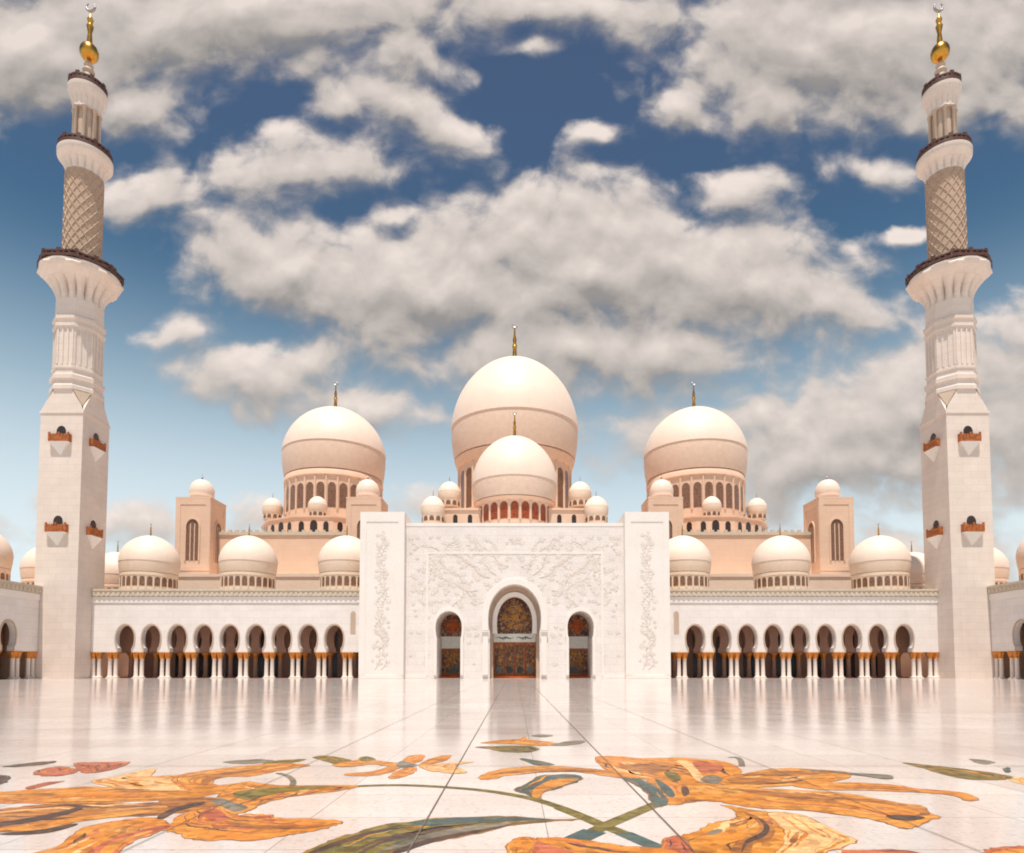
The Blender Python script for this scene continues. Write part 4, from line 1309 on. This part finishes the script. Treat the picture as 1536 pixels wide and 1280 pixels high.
inlay_thing('small orange six petalled lily inlay left of the centre joint', [
    ('leaf', 'olive_in', [(470, 1136), (490, 1134), (520, 1139), (536, 1145), (508, 1147), (482, 1141)], 0),
    ('petal', 'gold_in', [(498, 1148), (528, 1141), (552, 1140), (600, 1146), (590, 1151), (560, 1147), (520, 1151)], .008),
    ('leaf', 'olive_in', [(538, 1138), (550, 1135), (563, 1140), (546, 1143)], 0),
    ('petal', 'amber_in', [(517, 1162), (560, 1157), (590, 1149), (601, 1151), (582, 1160), (545, 1165)], .008),
    ('petal', 'amber_in', [(583, 1165), (600, 1155), (623, 1152), (620, 1160), (600, 1167), (586, 1168)], .008),
    ('petal', 'amber_in', [(604, 1142), (615, 1134), (636, 1133), (633, 1141), (617, 1146)], .008),
    ('petal', 'amber_in', [(628, 1147), (650, 1137), (675, 1133), (671, 1140), (650, 1146), (634, 1150)], .008),
    ('petal', 'peach_in', [(630, 1150), (660, 1146), (712, 1143), (684, 1149), (700, 1158), (680, 1161), (645, 1156)], .008),
    ('flower_centre', 'grey_in', [(594, 1148), (602, 1142), (615, 1145), (626, 1148), (615, 1152), (600, 1152)], 0)])
inlay_thing('small orange bloom with olive leaf inlaid farthest out before the great door', [
    ('petal', 'amber_in', [(722, 1115), (745, 1111), (778, 1109), (786, 1105), (794, 1110), (822, 1113), (845, 1117), (810, 1119), (760, 1116)], .006),
    ('leaf', 'grey_in', [(826, 1118), (855, 1112), (878, 1112), (870, 1116), (845, 1119)], 0),
    ('leaf', 'olive_in', [(713, 1121), (740, 1120), (775, 1119), (800, 1120), (808, 1125), (790, 1129), (755, 1128), (735, 1124)], 0),
    ('leaf', 'grey_in', [(797, 1104), (815, 1102), (830, 1104), (812, 1106)], 0)])
inlay_thing('long olive and teal stem inlay curving from the left lily through the stem crossing', [
    ('stem', 'olive_in', [(528, 1180), (600, 1178), (680, 1182), (740, 1188), (800, 1199), (850, 1215), (890, 1232), (908, 1240)], .085),
    ('stem', 'olive_in', [(840, 1212), (875, 1226), (908, 1240), (945, 1254)], .10),
    ('stem', 'teal_in', [(935, 1250), (965, 1263), (1000, 1278), (1040, 1298)], .11)], name='stem_inlay')
inlay_thing('short olive stem inlay of the right lily, slanting down to the left over the crossing', [
    ('stem', 'olive_in', [(988, 1205), (950, 1221), (908, 1239), (884, 1251)], .10),
    ('stem', 'teal_in', [(892, 1247), (872, 1256), (856, 1264)], .15)], name='stem_inlay')
inlay_thing('big mottled green leaf inlay in the foreground between the lilies', [
    ('leaf', 'olive_in', [(440, 1290), (480, 1268), (520, 1254), (570, 1240), (630, 1231), (690, 1227), (760, 1225), (820, 1229), (872, 1230), (820, 1233), (770, 1238), (720, 1250), (660, 1262), (590, 1279), (560, 1300), (430, 1300)], .014),
    ('vein', 'teal_in', [(620, 1234), (690, 1227), (760, 1226), (830, 1230), (760, 1233), (690, 1236), (640, 1240)], 0),
    ('vein', 'grey_in', [(560, 1282), (610, 1262), (660, 1247), (720, 1238), (770, 1235), (710, 1248), (640, 1262)], 0),
    ('vein', 'dark_in', [(600, 1280), (650, 1264), (720, 1249), (765, 1238), (720, 1245), (640, 1260), (590, 1278)], 0),
    ('vein', 'dark_in', [(452, 1286), (490, 1268), (540, 1252), (600, 1240), (540, 1257), (490, 1275)], 0)], name='leaf_inlay')
inlay_thing('teal and gold curled leaf inlay under the long tongue of the right lily', [
    ('leaf', 'teal_in', [(772, 1185), (790, 1175), (810, 1164), (850, 1162), (871, 1165), (869, 1172), (840, 1182), (816, 1190), (812, 1202), (800, 1197), (780, 1189)], .010),
    ('vein', 'gold_in', [(798, 1194), (803, 1182), (830, 1170), (868, 1169), (845, 1178), (818, 1186), (808, 1197)], 0)], name='leaf_inlay')
inlay_thing('slim grey leaf inlay above the long tongue of the right lily', [('leaf', 'teal_in', [(779, 1138), (800, 1140), (832, 1147), (805, 1148), (790, 1143)], 0)], name='leaf_inlay')
inlay_thing('huge golden lily inlay with a long tongue right of the centre', [
    ('petal', 'gold_in', [(718, 1166), (735, 1158), (770, 1152), (820, 1149), (880, 1153), (930, 1158), (966, 1164), (935, 1168), (880, 1160), (840, 1158), (790, 1161), (760, 1164), (738, 1169), (722, 1169)], .010),
    ('petal', 'amber_in', [(894, 1136), (930, 1135), (960, 1138), (1010, 1137), (1050, 1139), (1085, 1143), (1105, 1150), (1112, 1162), (1080, 1171), (1020, 1173), (975, 1171), (930, 1163), (902, 1150)], .010),
    ('petal', 'gold_in', [(1075, 1172), (1120, 1160), (1170, 1153), (1230, 1155), (1278, 1160), (1266, 1170), (1220, 1176), (1170, 1180), (1110, 1182)], .010),
    ('petal', 'gold_in', [(1015, 1172), (1060, 1175), (1100, 1180), (1160, 1184), (1230, 1187), (1290, 1194), (1345, 1204), (1385, 1210), (1393, 1220), (1409, 1227), (1390, 1232), (1368, 1243), (1345, 1241), (1320, 1232), (1270, 1224), (1200, 1216), (1130, 1212), (1080, 1203), (1050, 1202), (1020, 1206), (988, 1207), (1005, 1195), (1030, 1186)], .012),
    ('petal', 'amber_in', [(1190, 1178), (1260, 1174), (1340, 1178), (1370, 1183), (1420, 1187), (1450, 1191), (1465, 1198), (1460, 1202), (1445, 1201), (1430, 1194), (1380, 1189), (1300, 1186), (1230, 1185)], .008),
    ('petal', 'amber_in', [(972, 1170), (1000, 1171), (1028, 1182), (1026, 1204), (1000, 1207), (990, 1192)], .008),
    ('leaf', 'teal_in', [(932, 1167), (960, 1170), (985, 1180), (999, 1195), (1000, 1208), (980, 1209), (972, 1192), (955, 1179)], .008),
    ('vein', 'teal_in', [(983, 1169), (1003, 1180), (1013, 1194), (1003, 1196), (990, 1182)], 0),
    ('vein', 'dark_in', [(1022, 1182), (1031, 1181), (1034, 1191), (1025, 1195)], 0),
    ('vein', 'brown_in', [(735, 1163), (790, 1154), (880, 1156), (940, 1162), (880, 1158), (800, 1158)], 0),
    ('vein', 'brown_in', [(1100, 1183), (1180, 1190), (1260, 1196), (1340, 1206), (1384, 1213), (1392, 1224), (1330, 1222), (1270, 1209), (1200, 1200), (1140, 1193)], 0),
    ('vein', 'amber_in', [(1250, 1200), (1330, 1208), (1380, 1220), (1350, 1226), (1300, 1214)], 0),
    ('vein', 'dark_in', [(1330, 1224), (1370, 1224), (1388, 1228), (1365, 1232), (1340, 1230)], 0),
    ('vein', 'red_in', [(1040, 1143), (1082, 1148), (1078, 1158), (1050, 1158)], 0),
    ('vein', 'brown_in', [(1095, 1168), (1145, 1168), (1175, 1173), (1140, 1177), (1100, 1176)], 0),
    ('vein', 'brown_in', [(930, 1150), (980, 1146), (1010, 1152), (985, 1160), (950, 1158)], 0),
    ('vein', 'olive_in', [(996, 1160), (1010, 1158), (1022, 1168), (1010, 1173)], 0),
    ('vein', 'peach_in', [(1015, 1142), (1035, 1144), (1050, 1160), (1060, 1172), (1045, 1172), (1032, 1156)], 0),
    ('vein', 'grey_in', [(1050, 1170), (1068, 1163), (1084, 1170), (1070, 1177)], 0),
    ('vein', 'grey_in', [(1200, 1154), (1280, 1160), (1332, 1163), (1340, 1168), (1326, 1169), (1290, 1164), (1230, 1158)], 0),
    ('vein', 'brown_in', [(1110, 1163), (1170, 1157), (1250, 1160), (1180, 1164)], 0)])
inlay_thing('grey hooked tendril inlay standing out above the right golden lily', [('stem', 'grey_in', [(1094, 1137), (1104, 1136), (1111, 1141), (1113, 1150)], .06)], name='tendril_inlay')
inlay_thing('peach and amber scrolled flower inlay cut by the bottom of the picture', [
    ('petal', 'gold_in', [(1082, 1208), (1110, 1212), (1150, 1218), (1190, 1222), (1215, 1240), (1200, 1262), (1170, 1300), (1040, 1300), (1005, 1274), (992, 1262), (1010, 1256), (1040, 1250), (1060, 1238), (1085, 1232), (1103, 1227), (1106, 1220), (1096, 1213)], .010),
    ('petal', 'peach_in', [(1150, 1220), (1200, 1222), (1232, 1236), (1285, 1262), (1270, 1268), (1240, 1282), (1220, 1300), (1150, 1300), (1175, 1262), (1172, 1240)], .008),
    ('petal', 'red_in', [(994, 1264), (1015, 1255), (1035, 1266), (1050, 1300), (1005, 1290)], .008),
    ('vein', 'brown_in', [(1115, 1219), (1146, 1230), (1163, 1246), (1152, 1262), (1130, 1268), (1120, 1296), (1096, 1292), (1100, 1268), (1128, 1252), (1140, 1243), (1132, 1230)], 0),
    ('vein', 'dark_in', [(1138, 1228), (1154, 1240), (1148, 1255), (1122, 1266), (1112, 1282), (1118, 1262), (1140, 1250), (1146, 1241)], 0),
    ('vein', 'amber_in', [(1040, 1262), (1070, 1252), (1100, 1248), (1110, 1256), (1070, 1264)], 0),
    ('vein', 'grey_in', [(1060, 1250), (1078, 1244), (1084, 1248), (1068, 1253)], 0),
    ('vein', 'brown_in', [(1184, 1262), (1194, 1250), (1199, 1252), (1192, 1266)], 0)])
inlay_thing('rounded amber flower inlay at the bottom below the stem crossing', [
    ('petal', 'amber_in', [(760, 1276), (764, 1264), (776, 1258), (796, 1257), (806, 1266), (808, 1300), (764, 1300)], .010),
    ('petal', 'amber_in', [(804, 1262), (816, 1257), (840, 1257), (880, 1262), (940, 1270), (1010, 1277), (1030, 1300), (808, 1300)], .010),
    ('vein', 'red_in', [(803, 1264), (830, 1270), (866, 1282), (880, 1300), (806, 1300)], 0)])
inlay_thing('dark red flower inlay cut by the bottom, right of the peach scroll', [('petal', 'red_in', [(1262, 1278), (1300, 1275), (1350, 1276), (1400, 1284), (1420, 1300), (1250, 1300)], .01)])
inlay_thing('red and amber flower inlay in the bottom right corner', [
    ('petal', 'red_in', [(1476, 1278), (1500, 1272), (1540, 1270), (1580, 1275), (1580, 1300), (1466, 1300)], .01),
    ('vein', 'amber_in', [(1490, 1282), (1510, 1275), (1560, 1275), (1560, 1284)], 0)])
inlay_thing('long olive blade inlay by the right edge', [
    ('leaf', 'olive_in', [(1354, 1144), (1390, 1148), (1440, 1153), (1490, 1160), (1519, 1166), (1500, 1170), (1450, 1169), (1420, 1163), (1385, 1153)], .006)], name='leaf_inlay')
inlay_thing('small grey and gold bud inlay beyond the olive blade', [
    ('leaf', 'grey_in', [(1452, 1139), (1475, 1140), (1493, 1144), (1474, 1147)], 0), ('leaf', 'teal_in', [(1504, 1154), (1513, 1151), (1517, 1158), (1507, 1159)], 0)], name='leaf_inlay')
inlay_thing('pale gold petal inlay at the right edge beside the olive blade', [('petal', 'peach_in', [(1516, 1168), (1570, 1165), (1570, 1179), (1532, 1177)], 0)])
